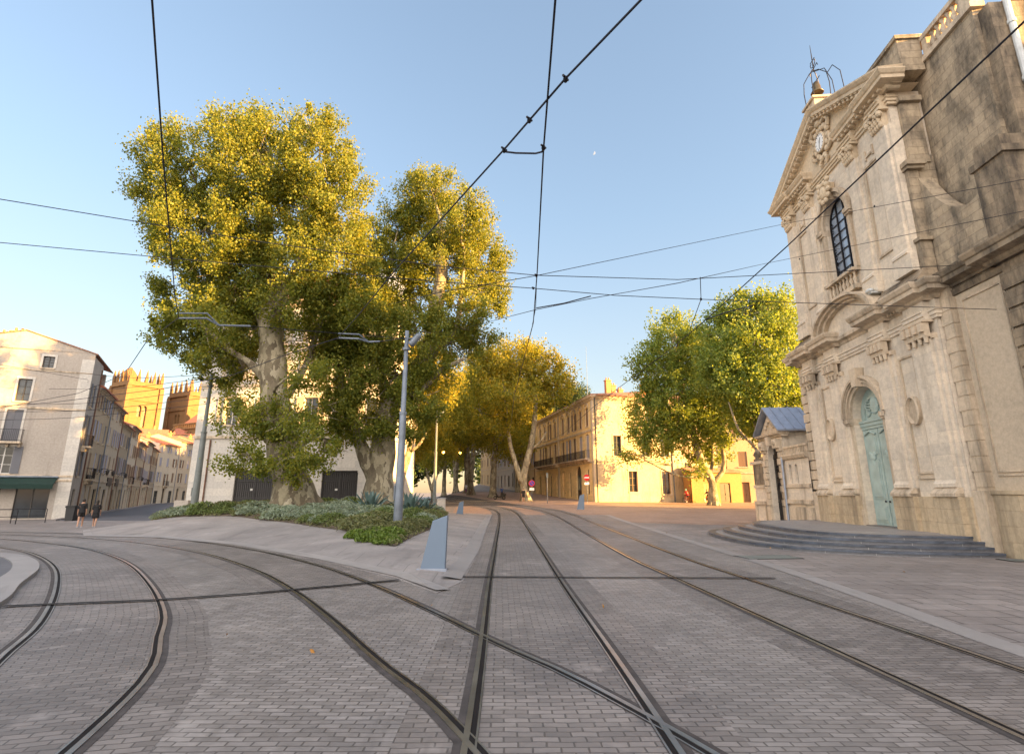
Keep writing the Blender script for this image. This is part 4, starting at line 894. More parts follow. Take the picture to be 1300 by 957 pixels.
# ================================================================== LEFT CORNER HOUSE with green awning
def corner_house():
    loc, a = frame_of((-37.6, 50), 62.7, -.35); t = thing('corner_house', 'pale plaster gabled corner house with dark green awning and grey shutters', 'house', loc, a)
    W = 16.0; D = 9.0; H = 14.2                                           # local x runs from -W to the street corner at 0; gable end towards the square
    ops = [(-4.95, -4.05, 12.9, 14.3, 0), (-5.4, -4.2, 9.6, 11.7, 0), (-5.6, -4.1, 6.2, 9.1, 0), (-5.6, -4.0, 3.5, 5.9, 0), (-8.2, -7.1, 9.6, 11.7, 0), (-8.4, -7.0, 6.2, 9.1, 0), (-8.4, -7.0, 3.5, 5.9, 0), (-8.0, -7.2, 12.9, 14.4, 0), (-11.6, -10.4, 9.6, 11.7, 0), (-11.6, -10.4, 6.2, 9.1, 0)]
    ops[0] = (-3.65, -2.85, 12.25, 13.6, 0); ops[1] = (-5.0, -4.05, 9.6, 11.5, 0); ops[2] = (-5.3, -4.2, 6.2, 8.85, 0); ops[3] = (-5.5, -4.3, 3.6, 5.8, 0)
    g = [(-3.6, -1.35, .05, 2.7, 0), (-6.6, -4.6, .05, 2.7, 0), (-10.5, -8.0, .05, 2.7, 0)]
    m = MB(); wall(m, -W, 0, -.6, 12.6, ops[1:7]+ops[8:]+g)
    # gable above with its attic windows
    def gz(x): return 14.2+1.5*(1-abs(x+5.2)/5.2) if x > -10.4 else 14.2-.1*(abs(x)-10.4)
    pts = [(-W, gz(-W)), (-10.4, gz(-10.4)), (-5.2, gz(-5.2)), (0, gz(0))]
    wall(m, -W, 0, 12.6, 14.0, [(ops[0][0], ops[0][1], 12.605, 13.6, 0), (ops[7][0], ops[7][1], 12.605, 13.6, 0)])
    m.prism([(-W, 14.0), (0, 14.0), (0, gz(0)), (-5.2, gz(-5.2)), (-10.4, gz(-10.4)), (-W, gz(-W))], -.0, .3)
    m.build('front_wall', 'plaster', t)
    for i, o in enumerate(ops):
        if i in (0, 7): o = (o[0], o[1], 12.605, 13.6, 0)
        window(t, o, shut='sh_grey' if i not in (0, 7, 1) else None, state='closed' if i in (2, 4, 5, 9) else 'open', frame='frame_dark' if i in (0, 7, 1) else 'frame_white', bars=2 if i != 0 else 3, trim='plaster_white')
    for o in (ops[2], ops[5]): railing(t, o[0]-.35, o[1]+.35, o[2]-.02, 1.0, 0, .7)
    for o in g: window(t, o, frame='frame_dark', sill=False, bars=0, name='shop_window')
    m = MB()
    for z in (9.0, 3.35): m.box(-W, .03, -.09, .05, z, z+.16)
    m.prof([(.0, 2.95), (.08, 3.0), (.1, 3.1), (.0, 3.2)], -W, 0); m.build('string_course', 'stone_trim', t)
    m = MB(); m.box(-W, .0, -.05, .05, 12.3, 12.4); m.build('attic_band', 'stone_trim', t)
    m = MB(); m.add([(-7.2, -.05, 3.3), (-1.0, -.05, 3.3), (-1.0, -1.25, 2.75), (-7.2, -1.25, 2.75), (-7.2, -.05, 3.22), (-1.0, -.05, 3.22), (-1.0, -1.25, 2.68), (-7.2, -1.25, 2.68)], [(0,1,2,3), (7,6,5,4), (1,5,6,2), (0,3,7,4)]); m.box(-7.2, -1.0, -1.27, -1.24, 2.38, 2.76); aw = m.build('awning', 'awning', t)
    m = MB(); m.tube([(-7.25, -.12, 3.36), (-.95, -.12, 3.36)], .09, 8); m.tube([(-1.1, -.1, 2.9), (-1.1, -1.2, 2.66)], .02, 6); m.tube([(-7.1, -.1, 2.9), (-7.1, -1.2, 2.66)], .02, 6); m.build('awning_frame', 'galv', aw)
    m = MB()                                                          # side along the lane
    X = Matrix.Translation((0, 0, 0)) @ Matrix.Rotation(rad(89.7), 4, 'Z'); so = [(1.2, 2.2, 9.6, 11.6, 0), (1.2, 2.2, 6.1, 8.8, 0), (1.2, 2.2, 3.5, 5.6, 0), (1.1, 2.2, .0, 2.4, 0)]
    wall(m, 0, 4.6, -.6, 13.9, so, xf=X); m.box(-W, -.3, 8.5, 9, -.6, 13.8); m.box(-.3, -.02, 4.62, 9, -.6, 12); m.build('side_wall', 'plaster', t)
    for i, o in enumerate(so): window(t, o, shut='sh_grey' if i < 3 else None, xf=X, frame='frame_white' if i < 3 else 'frame_dark', sill=i < 3, bars=2)
    railing(t, .95, 2.45, 6.08, 1.0, 0, .6, X)
    m = MB(); m.tube([(.1, 3.9, -.3), (.1, 3.9, 13.4)], .06, 8); m.build('downpipe', 'rust', t)
    m = MB(); m.box(-.9, .02, -.03, .02, -.5, 13.6); m.build('corner_quoin', 'plaster_white', t)
    m = MB(); R = [(.18, 14.1), (-5.2, 15.72), (-10.6, 14.2), (-W, 13.7)]
    vs = [(x, -.1, z) for x, z in R]+[(x, 9.3, z) for x, z in R]+[(x, -.1, z+.09) for x, z in R]+[(x, 9.3, z+.09) for x, z in R]
    m.add(vs, [(i, i+1, 4+i+1, 4+i) for i in range(3)]+[(8+i, 12+i, 13+i, 9+i) for i in range(3)]+[(i, 8+i, 9+i, i+1) for i in range(3)]+[(0, 4, 12, 8)]); r = m.build('roof', 'tile', t)
    for x, y in ((-6.4, 2.6), (-7.6, 4.0)):
        m = MB(); m.box(x-.45, x+.45, y-.3, y+.3, 14.6, 16.0); m.box(x-.52, x+.52, y-.37, y+.37, 16.0, 16.12)
        for q in (-.22, .22): m.lathe([(.12, 16.12), (.1, 16.45)], x+q, y, 8)
        m.build('chimney', 'chimney', r)
    return t
corner_house()

# ------------------------------------------------------------------ the lane on the left
def walk(p, d, s): return (p[0]+math.sin(rad(d))*s, p[1]+math.cos(rad(d))*s)
P0 = (-37.6, 50.0); GL = 'old houses along the left lane'
lane = [(4.65, 8.4, 12.0, [0, 3.3, 6.2, 9.2, 12], 3, 0, 'ochre four storey house adjoining the corner house in the lane', 'sh_grey', [(0, 1)], 6.5, (1.5, 4.6)),
        (13.1, 9.4, 11.6, [0, 3.3, 6.4, 9.3, 11.6], 3, 1, 'pale house second along the lane with dark sign board', 'sh_lilac', [], 2.0, (5.2, 8.4)),
        (22.55, 8.9, 10.4, [0, 3.4, 6.9, 10.4], 3, 2, 'brown house third along the lane with low eaves', 'sh_grey', [], 3.0, (2.0, 4.6)),
        (31.5, 9.9, 11.0, [0, 3.2, 6.2, 8.8, 11], 4, 3, 'light house fourth along the lane with many narrow windows', 'sh_brown', [(2, 1)], None, None),
        (41.45, 11.4, 9.6, [0, 3.2, 6.5, 9.6], 4, 0, 'low ochre house midway along the lane', 'sh_grey', [], 4.0, None),
        (52.9, 11.9, 10.6, [0, 3.3, 6.3, 10.6], 4, 1, 'pale house beyond the middle of the lane with balcony', 'sh_lilac', [(1, 1), (2, 1)], None, (5, 8)),
        (64.9, 11.9, 10.2, [0, 3.2, 6.4, 10.2], 4, 2, 'brown house before the bend of the lane', 'sh_grey', [], None, None)]
for i, (s, w, h, fl, b, wm, lab, sh_, bal, lan, sg) in enumerate(lane):
    house('lane_house', lab, walk(P0, -27, s), -27, w, 9, h, fl, b, STREET[wm], GL, sh_, bal=bal, seed=i, lantern=lan, sign=sg, rise=1.6, roof='tile' if i % 2 else 'tile_red', chim=((1.5, 4, 1.1), (w-1.5, 5.2, .9)))
P1 = walk(P0, -27, 77.2)
for i, (s, w, h, lab, wm) in enumerate([(0, 10, 12.0, 'tall pale house at the bend of the lane', 3), (10.1, 11, 13.2, 'tallest grey house past the bend of the lane', 1), (21.2, 14, 13.6, 'far ochre house closing the lane', 0)]):
    house('lane_house', lab, walk(P1, -8, s), -8, w, 10, h, [0, 3.4, 6.6, 9.4, h], 3+(i > 1), STREET[wm], GL, 'sh_lilac', seed=20+i, bal=[(1, 1)] if i == 0 else (), rise=1.7, roof='tile_red')
house('lane_house', 'house of dull plaster closing the end of the lane', (-86, 172), 75, 26, 10, 11, [0, 3.4, 6.6, 11], 6, STREET[2], GL, seed=31)
# roofs that rise behind the lane, each a house of its own
for i, (x, y, d, w, h, lab) in enumerate([(-121, 176, 62, 13, 19.5, 'red roofed house rising behind the middle of the lane roofs'), (-110, 186, 70, 12, 20.5, 'white walled house with terracotta roof behind the lane bend'), (-128, 160, 60, 12, 18, 'brown roofed house left below the cathedral towers'), (-99, 178, 80, 11, 19, 'cream house with red roof below the square cathedral tower')]):
    house('town_house', lab, (x, y), d, w, 10, h, [0, 4, 8, 12, 15.5, h], 3, STREET[(i+1) % 4], 'houses rising behind the lane', 'sh_grey', seed=40+i, roof='tile_red', rise=2.2, chim=((3, 4, 1.4), (9, 5.5, 1.2)))

# ================================================================== WHITE BUILDING behind the big trees
def white_building():
    t = thing('corner_building', 'tall off-white building with black garage doors behind the two big trees', 'building', (-26.0, 47, .4), 0)
    W, H = 16.6, 17.5
    gar = [(3.7, 7.0, -.4, 3.1, 0), (10.7, 13.6, -.4, 3.05, 0)]
    ops = [(x, x+1.2, z, z+h, 0) for z, h in ((6.7, 2.3), (10.6, 2.3), (13.8, 2.0)) for x in (2.2, 5.4, 8.7, 11.9)]
    m = MB(); wall(m, 0, W-2.2, -1.5, H, gar+ops, rec=.3); shell(m, W-2.2, 22, -1.5, H)
    m.build('wall', 'plaster_white', t)
    m = MB(); m.lathe([(2.2, -1.5), (2.2, 5.4), (2.32, 5.5), (2.32, 5.75), (2.2, 5.85), (2.2, 13.4), (2.5, 13.6), (2.5, 13.95), (2.2, 14.1), (2.2, 17.5)], W-2.2, 2.2, 28); m.build('rounded_corner', 'plaster_white', t, False)
    m = MB(); m.lathe([(2.2, 17.5), (2.65, 17.7), (2.75, 18.0), (2.3, 18.1), (2.1, 19.4), (1.7, 20.3), (.9, 20.9), (.1, 21.1)], W-2.2, 2.2, 28); m.build('corner_dome', 'zinc', t, True)
    for x0, z0, h in [(W-2.7, 6.7, 2.3), (W-2.7, 10.6, 2.3)]:
        m = MB(); m.box(W-2.2-.5, W-2.2+.5, -.03, .05, z0, z0+h); f = m.build('window', 'frame_white', t); m = MB(); m.box(W-2.2-.4, W-2.2+.4, -.05, -.031, z0+.1, z0+h-.1); m.build('pane', 'glass', f)
    for o in ops: window(t, o, rec=.28, shut='sh_cream', state='open', trim='stone_trim')
    for o in gar:
        m = MB(); m.box(o[0], o[1], .2, .28, o[2], o[3]); n = int((o[1]-o[0])/.16)
        for k in range(n): x = o[0]+.05+k*.16; m.box(x, x+.09, .16, .2, o[2]+.05, o[3]-.15)
        for z in (0.9, 2.2): m.box(o[0], o[1], .14, .159, z, z+.07)
        m.box((o[0]+o[1])/2-.03, (o[0]+o[1])/2+.03, .12, .139, o[2], o[3]); g = m.build('garage_door', 'gate_dark', t)
        m = MB(); m.box((o[0]+o[1])/2-.35, (o[0]+o[1])/2-.15, .12, .138, 1.5, 1.65); m.build('door_plate', 'frame_white', g)
    m = MB()
    for z, p in ((5.6, .12), (9.9, .1), (13.4, .18)): m.box(-.05, W-2.2, -p, .05, z, z+.22)
    m.prof([(.0, 16.8), (.15, 16.9), (.2, 17.1), (.5, 17.25), (.55, 17.5), (.0, 17.6)], -.1, W-2.0, ret0=1); m.build('cornice', 'stone_trim', t)
    m = MB(); m.tube([(1.4, -.08, -.5), (1.4, -.08, 5.5)], .06, 8); m.build('downpipe', 'rust', t)
    m = MB(); m.tube([(2.1, -.1, 5.9), (2.1, -.1, 16.8)], .07, 8); m.build('downpipe', 'galv', t)
    m = MB(); m.prism([(-.4, 17.6), (W-2.4, 17.6), (W-5, 19.6), (2.6, 19.6)], -.3, 22.2); m.build('roof', 'tile', t)
    m = MB(); m.box(-.6, .5, -.5, .0, -.6, .75); m.build('corner_block', 'plaster', t)
white_building()

# ================================================================== YELLOW CORNER BUILDING at the mouth of the boulevard
def yellow_building():
    C = (10.95, 77.0); zb = .62; t = thing('corner_building', 'golden stone corner building with balcony, arched door and tall chimneys', 'building', (C[0], C[1], zb), 0)
    H = 13.9
    XA = Matrix.Rotation(rad(90-72), 4, 'Z')                       # plain gable side towards the square
    XB = Matrix.Rotation(rad(90-169), 4, 'Z')                      # main front along the boulevard, x from -W to 0
    WA, WB = 26.0, 34.0
    oa = [(3.2, 4.6, 10.7, 13.1, 0), (2.9, 4.1, 5.9, 8.6, 0), (7.2, 8.4, 5.9, 8.6, 0), (10.2, 11.5, 5.9, 8.6, 0), (13.6, 14.8, 5.9, 8.6, 0), (17.2, 18.4, 5.9, 8.6, 0), (21, 22.2, 5.9, 8.6, 0), (5.0, 6.3, 1.2, 3.9, 0), (10.1, 11.4, .9, 3.9, 0), (13.8, 14.9, 3.9, 5.1, 0), (8.2, 9.4, 10.7, 12.8, 0), (13.2, 14.4, 10.7, 12.8, 0), (18, 19.2, 10.7, 12.8, 0)]
    m = MB(); wall(m, 0, WA, -1.2, H, oa, rec=.28, xf=XA); m.build('side_wall', 'plaster_grey', t)
    for i, o in enumerate(oa):
        if i == 0: m = MB(XA); m.box(o[0], o[1], .05, .1, o[2], o[3]); m.build('blind_window', 'plaster_yellow', t); continue
        window(t, o, rec=.26, xf=XA, frame='frame_brown' if i in (7, 8) else 'frame_dark', trim='stone_trim', bars=2, shut='sh_brown' if i in (4, 5) else None, state='closed')
    bx = [-2.6, -5.6, -8.6, -11.6, -14.8, -19.5, -23, -26.5, -30]
    ob = [(x-.62, x+.62, 5.7, 8.7, .25) for x in bx]+[(x-.58, x+.58, 10.0, 12.3, .3) for x in bx]
    gb = [(-3.4, -2.4, .9, 4.2, 0), (-8.3, -5.9, 0, 3.9, .9), (-11.9, -10.9, .5, 4.0, 0), (-15.6, -13.8, .0, 3.8, .6), (-19.2, -18.2, 0, 3.9, 0), (-23.4, -22.2, 0, 3.6, .5), (-27, -26, .8, 3.9, 0), (-31, -29.6, 0, 3.8, .5)]
    m = MB(); wall(m, -WB, 0, -1.2, H, ob+gb, rec=.3, xf=XB)
    m.build('front_wall', 'plaster_yellow', t)
    for i, o in enumerate(ob): window(t, o, rec=.28, xf=XB, frame='frame_dark', shut='sh_lilac' if i in (0, 1, 3) else 'sh_brown', state='closed' if i % 4 != 3 else 'open', trim='stone_trim', sill=i >= 9, bars=2)
    for i, o in enumerate(gb):
        if i in (1, 3, 5, 7): door(t, o, 'door_dark' if i == 1 else ('plaster_yellow' if i == 3 else 'door_dark'), .28, XB, glaz=i == 1)
        else: window(t, o, rec=.28, xf=XB, frame='frame_dark', sill=False, bars=1)
    m = MB(XB)
    for x in bx:
        n = 10; P = [(x-.75*math.cos(PI*k/n), 12.55+.55*math.sin(PI*k/n)) for k in range(n+1)]
        for k in range(n): (a, b), (d, e) = P[k], P[k+1]; m.prism([(a, b), (d, e), (d, e+.16), (a, b+.16)], -.16, -.0)
    m.box(-WB, .06, -.12, .04, 9.2, 9.45); m.box(-WB, .06, -.1, .04, 4.95, 5.15); m.prof([(.0, 13.3), (.12, 13.4), (.16, 13.6), (.42, 13.75), (.46, 13.95), (.0, 14.0)], -WB, .1, ret1=1)
    m.box(-17.6, -17.0, -.14, .03, 0, 13.3); m.build('window_hoods', 'stone_trim', t)
    m = MB(XA); m.prof([(.0, 13.4), (.1, 13.5), (.3, 13.75), (.36, 13.95), (.0, 14.0)], 0, WA); m.box(0, WA, -.07, .03, 5.1, 5.22); m.build('side_cornice', 'stone_trim', t)
    m = MB(XB); m.box(-.75, -.02, -.1, .02, -.6, 13.3)
    m.build('corner_quoin', 'stone_trim', t)
    m = MB(); m.tube([Vector((.25, -.25, -.4)), Vector((.25, -.25, 13.6))], .09, 8); m.build('downpipe', 'frame_dark', t)
    m = MB(XA); m.tube([(11.9, -.1, -.4), (11.9, -.1, 13.4)], .09, 8); m.build('downpipe', 'galv', t)
    railing(t, -16.6, -1.4, 5.62, 1.05, 0, .8, XB); railing(t, -32, -18.2, 5.62, 1.05, 0, .8, XB)
    a = XA @ Vector((WA, 0, 0)); b = XB @ Vector((-WB, 0, 0)); m = MB()
    q = [Vector((0, 0, 0)), a, a+b, b]; m.add([q[1]+Vector((0, 0, -1.2)), q[2]+Vector((0, 0, -1.2)), q[2]+Vector((0, 0, H)), q[1]+Vector((0, 0, H)), q[3]+Vector((0, 0, -1.2)), q[3]+Vector((0, 0, H))], [(0,1,2,3), (1,4,5,2)]); m.build('rear_wall', 'plaster_yellow', t)
    ce = (a+b)/2; e = [p+(p-ce).normalized()*.75+Vector((0, 0, H+.02)) for p in q]; r1 = (q[0]+q[1])/2+b*.25+Vector((0, 0, H+2.6)); r2 = (q[2]+q[3])/2-b*.25+Vector((0, 0, H+2.6))
    m = MB(); z = Vector((0, 0, .15)); m.add(e+[p+z for p in e]+[r1+z, r2+z], [(3,2,1,0), (4,5,8), (5,6,9,8), (6,7,9), (7,4,8,9), (0,1,5,4), (1,2,6,5), (2,3,7,6), (3,0,4,7)]); rf = m.build('roof', 'tile', t)
    for (x, y, h0, h1) in ((4.0, 3.0, 13.5, 16.7), (6.4, 6, 13.8, 16.6), (8.4, 7.4, 14, 16.3), (9.6, 2.6, 13.5, 16.3), (12.4, 6, 14, 16.4)):
        p = XA @ Vector((x, y, 0)); m = MB(Matrix.Translation((p.x, p.y, 0)) @ XA.to_3x3().to_4x4()); m.box(-.38, .38, -.3, .3, h0, h1); m.box(-.45, .45, -.37, .37, h1, h1+.14)
        for w in (-.19, .19): m.lathe([(.12, h1+.14), (.1, h1+.5)], w, 0, 8)
        m.build('chimney', 'chimney', rf)
    p = XA @ Vector((2.2, 6, 0)); m = MB(); m.tube([(p.x, p.y, 15), (p.x, p.y, 22.5)], [.04, .015], 6); m.build('aerial', 'galv', rf)
    # low orange lean-to
    an = thing('lean_to', 'low orange walled lean-to with timber doors against the golden building', 'outbuilding', (C[0]+XA.col[0][0]*13.2+.35*XA.col[0][1]*0, C[1]+XA.col[0][1]*13.2, zb-.1), rad(18))
    m = MB(); op = [(1.9, 3.0, -.1, 2.5, 0), (4.5, 6.2, -.1, 2.5, 0)]; wall(m, 0, 8.2, -.8, 3.9, op, xf=Matrix.Translation((0, -2.2, 0))); m.box(0, 8.2, -1.95, -.35, -.8, 3.9); m.build('wall', 'plaster_orange', an)
    for i, o in enumerate(op): door(an, o, 'door_orange' if i == 0 else 'door_dark', .2, Matrix.Translation((0, -2.2, 0)))
    m = MB(); m.add([(-.2, -2.5, 3.85), (8.4, -2.5, 3.85), (8.4, -.33, 4.5), (-.2, -.33, 4.5), (-.2, -2.5, 3.95), (8.4, -2.5, 3.95), (8.4, -.33, 4.62), (-.2, -.33, 4.62)], [(0,1,2,3), (7,6,5,4), (0,4,5,1), (1,5,6,2), (3,7,4,0)]); m.build('roof', 'tile', an)
yellow_building()

# buildings that continue the square and the boulevard
house('town_house', 'tall sunlit yellow house behind the plaza trees beside the gateway', (30.5, 82.5), 100, 22, 12, 15.5, [0, 4, 8, 11.8, 15.5], 5, 'plaster_ochre', None, 'sh_brown', seed=61, rise=1.8, bal=(), gw=1.2)
house('town_house', 'red rendered house set back behind the orange lean-to', (28, 90), 95, 14, 12, 12.6, [0, 4, 8, 12.6], 3, 'brickred', None, 'sh_grey', seed=62)
PB = (10.95-34*math.sin(rad(11)), 77+34*math.cos(rad(11)))
for i, (s, w, h, lab) in enumerate([(.3, 18, 12.5, 'ochre boulevard house next beyond the golden corner building'), (18.5, 22, 11.5, 'pale boulevard house further under the plane trees'), (41, 26, 12.5, 'last boulevard house deep under the plane trees')]):
    q = walk(PB, -12, s+w); house('boulevard_house', lab, q, 168, w, 12, h, [0, 4, 8, h], 5, ['plaster_ochre', 'plaster', 'plaster_ochre'][i], 'houses along the boulevard', 'sh_brown', seed=70+i)
for i, (x, y, d, w, h, lab) in enumerate([(-13.5, 70, -13, 24, 13, 'left boulevard house behind the white corner building'), (-19.5, 94.5, -16, 34, 12, 'far left boulevard house in deep shade')]):
    house('boulevard_house', lab, (x, y), d, w, 12, h, [0, 4, 8, h], 6, STREET[i+1], 'houses along the boulevard', 'sh_brown', seed=80+i)
# houses on the sunny side that the photograph does not show but whose shade fills the square
for i, (x, y, d, w, D, h, lab) in enumerate([(44.5, 8.2, -90, 26, 24, 17.5, 'plaster house across the side street right of the church'), (20, -22, 180, 30, 20, 15.0, 'long plaster house on the street behind the viewer'), (27, 37, 90, 24, 12, 10.5, 'house in the yard behind the church'), (46, 9.5, 88, 30, 14, 14.5, 'house on the side street behind the church')]):
    house('town_house', lab, (x, y), d, w, D, h, [0, 4, 7.6, 11, h], 7, ['plaster', 'plaster_ochre', 'plaster', 'plaster_ochre'][i], 'houses outside the photograph', 'sh_grey', seed=90+i)

# ================================================================== CATHEDRAL on the skyline
def cathedral():
    X0, Y0, zb = -133.5, 200, 0; t = thing('cathedral', 'sunlit gothic cathedral with two battlemented towers above the lane roofs', 'cathedral', (X0, Y0, zb), rad(-30))
    def tower(cx, cy, w, z1, pin, cap):
        h = w/2; op = [(-1.6, -.2, z1-14, z1-7.5, 1.0), (.2, 1.6, z1-14, z1-7.5, 1.0)]; op2 = [(-.9, .9, z1-22, z1-18, 1.0)]
        m = MB()
        for q in range(4):
            X = Matrix.Translation((cx, cy, 0)) @ Matrix.Rotation(q*PI/2, 4, 'Z') @ Matrix.Translation((0, -h, 0)); wall(m, -h, h, 0, z1, op+op2, rec=.8, xf=X)
        tw = m.build('tower', 'cath', t)
        m = MB(); m.box(cx-h+.85, cx+h-.85, cy-h+.85, cy+h-.85, 0, z1-.5); m.build('belfry_dark', 'stone_dark', tw)
        m = MB()
        for z, p in ((z1-24, .35), (z1-16, .35), (z1-5.2, .35), (z1, .6)):
            for q in range(4):
                X = Matrix.Translation((cx, cy, 0)) @ Matrix.Rotation(q*PI/2, 4, 'Z'); m.box(-h-p, h+p*.99, -h-p, -h+.02, z, z+.6, xf=X)
        for sx in (-1, 1):
            for sy in (-1, 1): m.box(cx+sx*h-.7, cx+sx*h+.7, cy+sy*h-.7, cy+sy*h+.7, 0, z1-.1)
        m.build('string_course', 'cath', tw)
        m = MB()
        for q in range(4):
            X = Matrix.Translation((cx, cy, 0)) @ Matrix.Rotation(q*PI/2, 4, 'Z'); m.box(-h-.2, h+.19, -h-.25, -h+.3, z1+.6, z1+1.6, xf=X)
            for k in range(5):
                x = -h+.3+k*(w-.6)/4; m.box(x-.5, x+.5, -h-.28, -h+.33, z1+1.6, z1+3.2, xf=X); m.lathe([(.55, z1+3.2), (.35, z1+4.6), (.08, z1+6.0)], x, -h, 6, xf=X)
        m.build('battlements', 'cath', tw)
        if cap: m = MB(); m.lathe([(2.6, z1), (2.6, z1+4.2), (1.6, z1+5.8), (.1, z1+7.4)], cx-1.2, cy-2.6, 8); m.build('turret_cap', 'cath', tw)
    tower(0, 0, 11.0, 37.5, 0, True); tower(4.2, 19.7, 13.0, 36.0, 0, False)
    XN = Matrix.Translation((8, 10, 0))
    m = MB(); m.box(12, 50, -6, 14, 0, 22, xf=XN); m.box(-4.5, -2.4, -14, -10, 0, 27, xf=XN); m.box(-4.5, -2.4, -8.5, -5.5, 0, 24, xf=XN); m.box(-2.39, 3, -12, -2, 0, 17, xf=XN)
    for k in range(6): m.box(14+k*6.5, 15.4+k*6.5, -7.4, -6, 0, 21, xf=XN)
    m.build('nave_wall', 'cath', t)
    m = MB(XN)
    for k in range(32): m.box(12+k*1.2, 12.6+k*1.2, -6.4, -6.0, 22.5, 23.6)
    m.box(11.5, 50.5, -6.5, -5.9, 23.6, 24); m.box(11.5, 50.5, -6.6, -5.2, 22.01, 22.5); m.build('nave_parapet', 'cath', t)
    m = MB(XN); m.add([(11.5, -5.2, 22.6), (50, -5.2, 22.6), (50, 4, 30.5), (11.5, 4, 30.5), (50, 14, 22.6), (11.5, 14, 22.6)], [(0,1,2,3), (3,2,4,5), (0,3,5), (1,4,2)]); m.build('nave_roof', 'tile_red', t)
    m = MB(XN)
    for k in range(5): m.prism(headpoly(17+k*6.5, 19.4+k*6.5, 10, 17, 1.4), -6.06, -6.0)
    m.build('nave_window', 'stone_dark', t)
    m = MB(); m.tube([(24, 14, 28), (24, 14, 42)], [.12, .04], 6); m.tube([(23, 14, 40.5), (25, 14, 40.5)], .05, 5); m.build('roof_cross', 'iron', t)
cathedral()

# ================================================================== TREES
def leaf_mesh(name, P, size, mat, parent, droop=.35, jit=.35, shape=1.0):
    """one bent leaf of two quads per point"""
    n = len(P); a = rng.uniform(0, 2*PI, n); ph = np.arccos(rng.uniform(-.35, 1, n))
    nrm = np.stack([np.sin(ph)*np.cos(a), np.sin(ph)*np.sin(a), np.cos(ph)], 1)
    tmp = rng.normal(size=(n, 3)); tmp[:, 2] -= droop; u = tmp-nrm*(tmp*nrm).sum(1)[:, None]; u /= np.linalg.norm(u, axis=1)[:, None]+1e-9; w = np.cross(nrm, u)
    sz = size*rng.uniform(1-jit, 1+jit, n)[:, None]; wd = sz*shape
    pts = np.empty((n, 6, 3), np.float32)
    pts[:, 0] = P-u*sz*.5; pts[:, 1] = P-u*sz*.05+w*wd*.5+nrm*sz*.12; pts[:, 2] = P+u*sz*.5
    pts[:, 3] = P-u*sz*.05-w*wd*.5+nrm*sz*.12; pts[:, 4] = P+u*sz*.25+w*wd*.32; pts[:, 5] = P+u*sz*.25-w*wd*.32
    idx = np.array([0, 1, 4, 2, 0, 2, 5, 3], np.int32)[None, :]+(np.arange(n, dtype=np.int32)*6)[:, None]
    me = bpy.data.meshes.new(name); me.vertices.add(n*6); me.vertices.foreach_set('co', pts.ravel()); me.loops.add(n*8); me.loops.foreach_set('vertex_index', idx.ravel())
    me.polygons.add(n*2); me.polygons.foreach_set('loop_start', np.arange(0, n*8, 4, dtype=np.int32)); me.polygons.foreach_set('loop_total', np.full(n*2, 4, np.int32))
    me.materials.append(M[mat]); me.update(calc_edges=True); me.validate()
    o = bpy.data.objects.new(name, me); COL.objects.link(o)
    if parent: o.parent = parent
    return o
def cloud(blobs, ncl, nlv, sig, surf=.55):
    """leaf points gathered into sprays inside ellipsoids: (centre, (rx, ry, rz))"""
    vol = np.array([b[1][0]*b[1][1]*b[1][2] for b in blobs])**.8; cnt = np.maximum(1, (ncl*vol/vol.sum()).astype(int)); out = []; cen = []
    for (c, r), k in zip(blobs, cnt):
        d = rng.normal(size=(k, 3)); d /= np.linalg.norm(d, axis=1)[:, None]
        q = rng.uniform(surf**3, 1.08, k)**(1/3); C = np.array(c)+d*q[:, None]*np.array(r); cen.append(C)
        m = rng.integers(int(nlv*.5), int(nlv*1.5), k)
        for i in range(k):
            s = sig*rng.uniform(.5, 1.3); ax = d[i]*.6+np.array([0, 0, .55])+rng.normal(size=3)*.25; ax /= np.linalg.norm(ax)
            out.append(C[i]+rng.normal(size=(m[i], 3))*s*.55+ax*(rng.uniform(-1.3, 1.5, m[i])*s)[:, None])
    return np.concatenate(out), np.concatenate(cen)
def limb(mb, pts, r0, r1, n=9, wob=.0):
    P = crom(pts, .5); k = len(P)
    R = [r0+(r1-r0)*(i/(k-1))**.85 for i in range(k)]
    if wob: R = [q*(1+wob*math.sin(i*1.7+q*9)*.5+random.uniform(-wob, wob)*.5) for i, q in enumerate(R)]
    mb.tube(P, R, n)
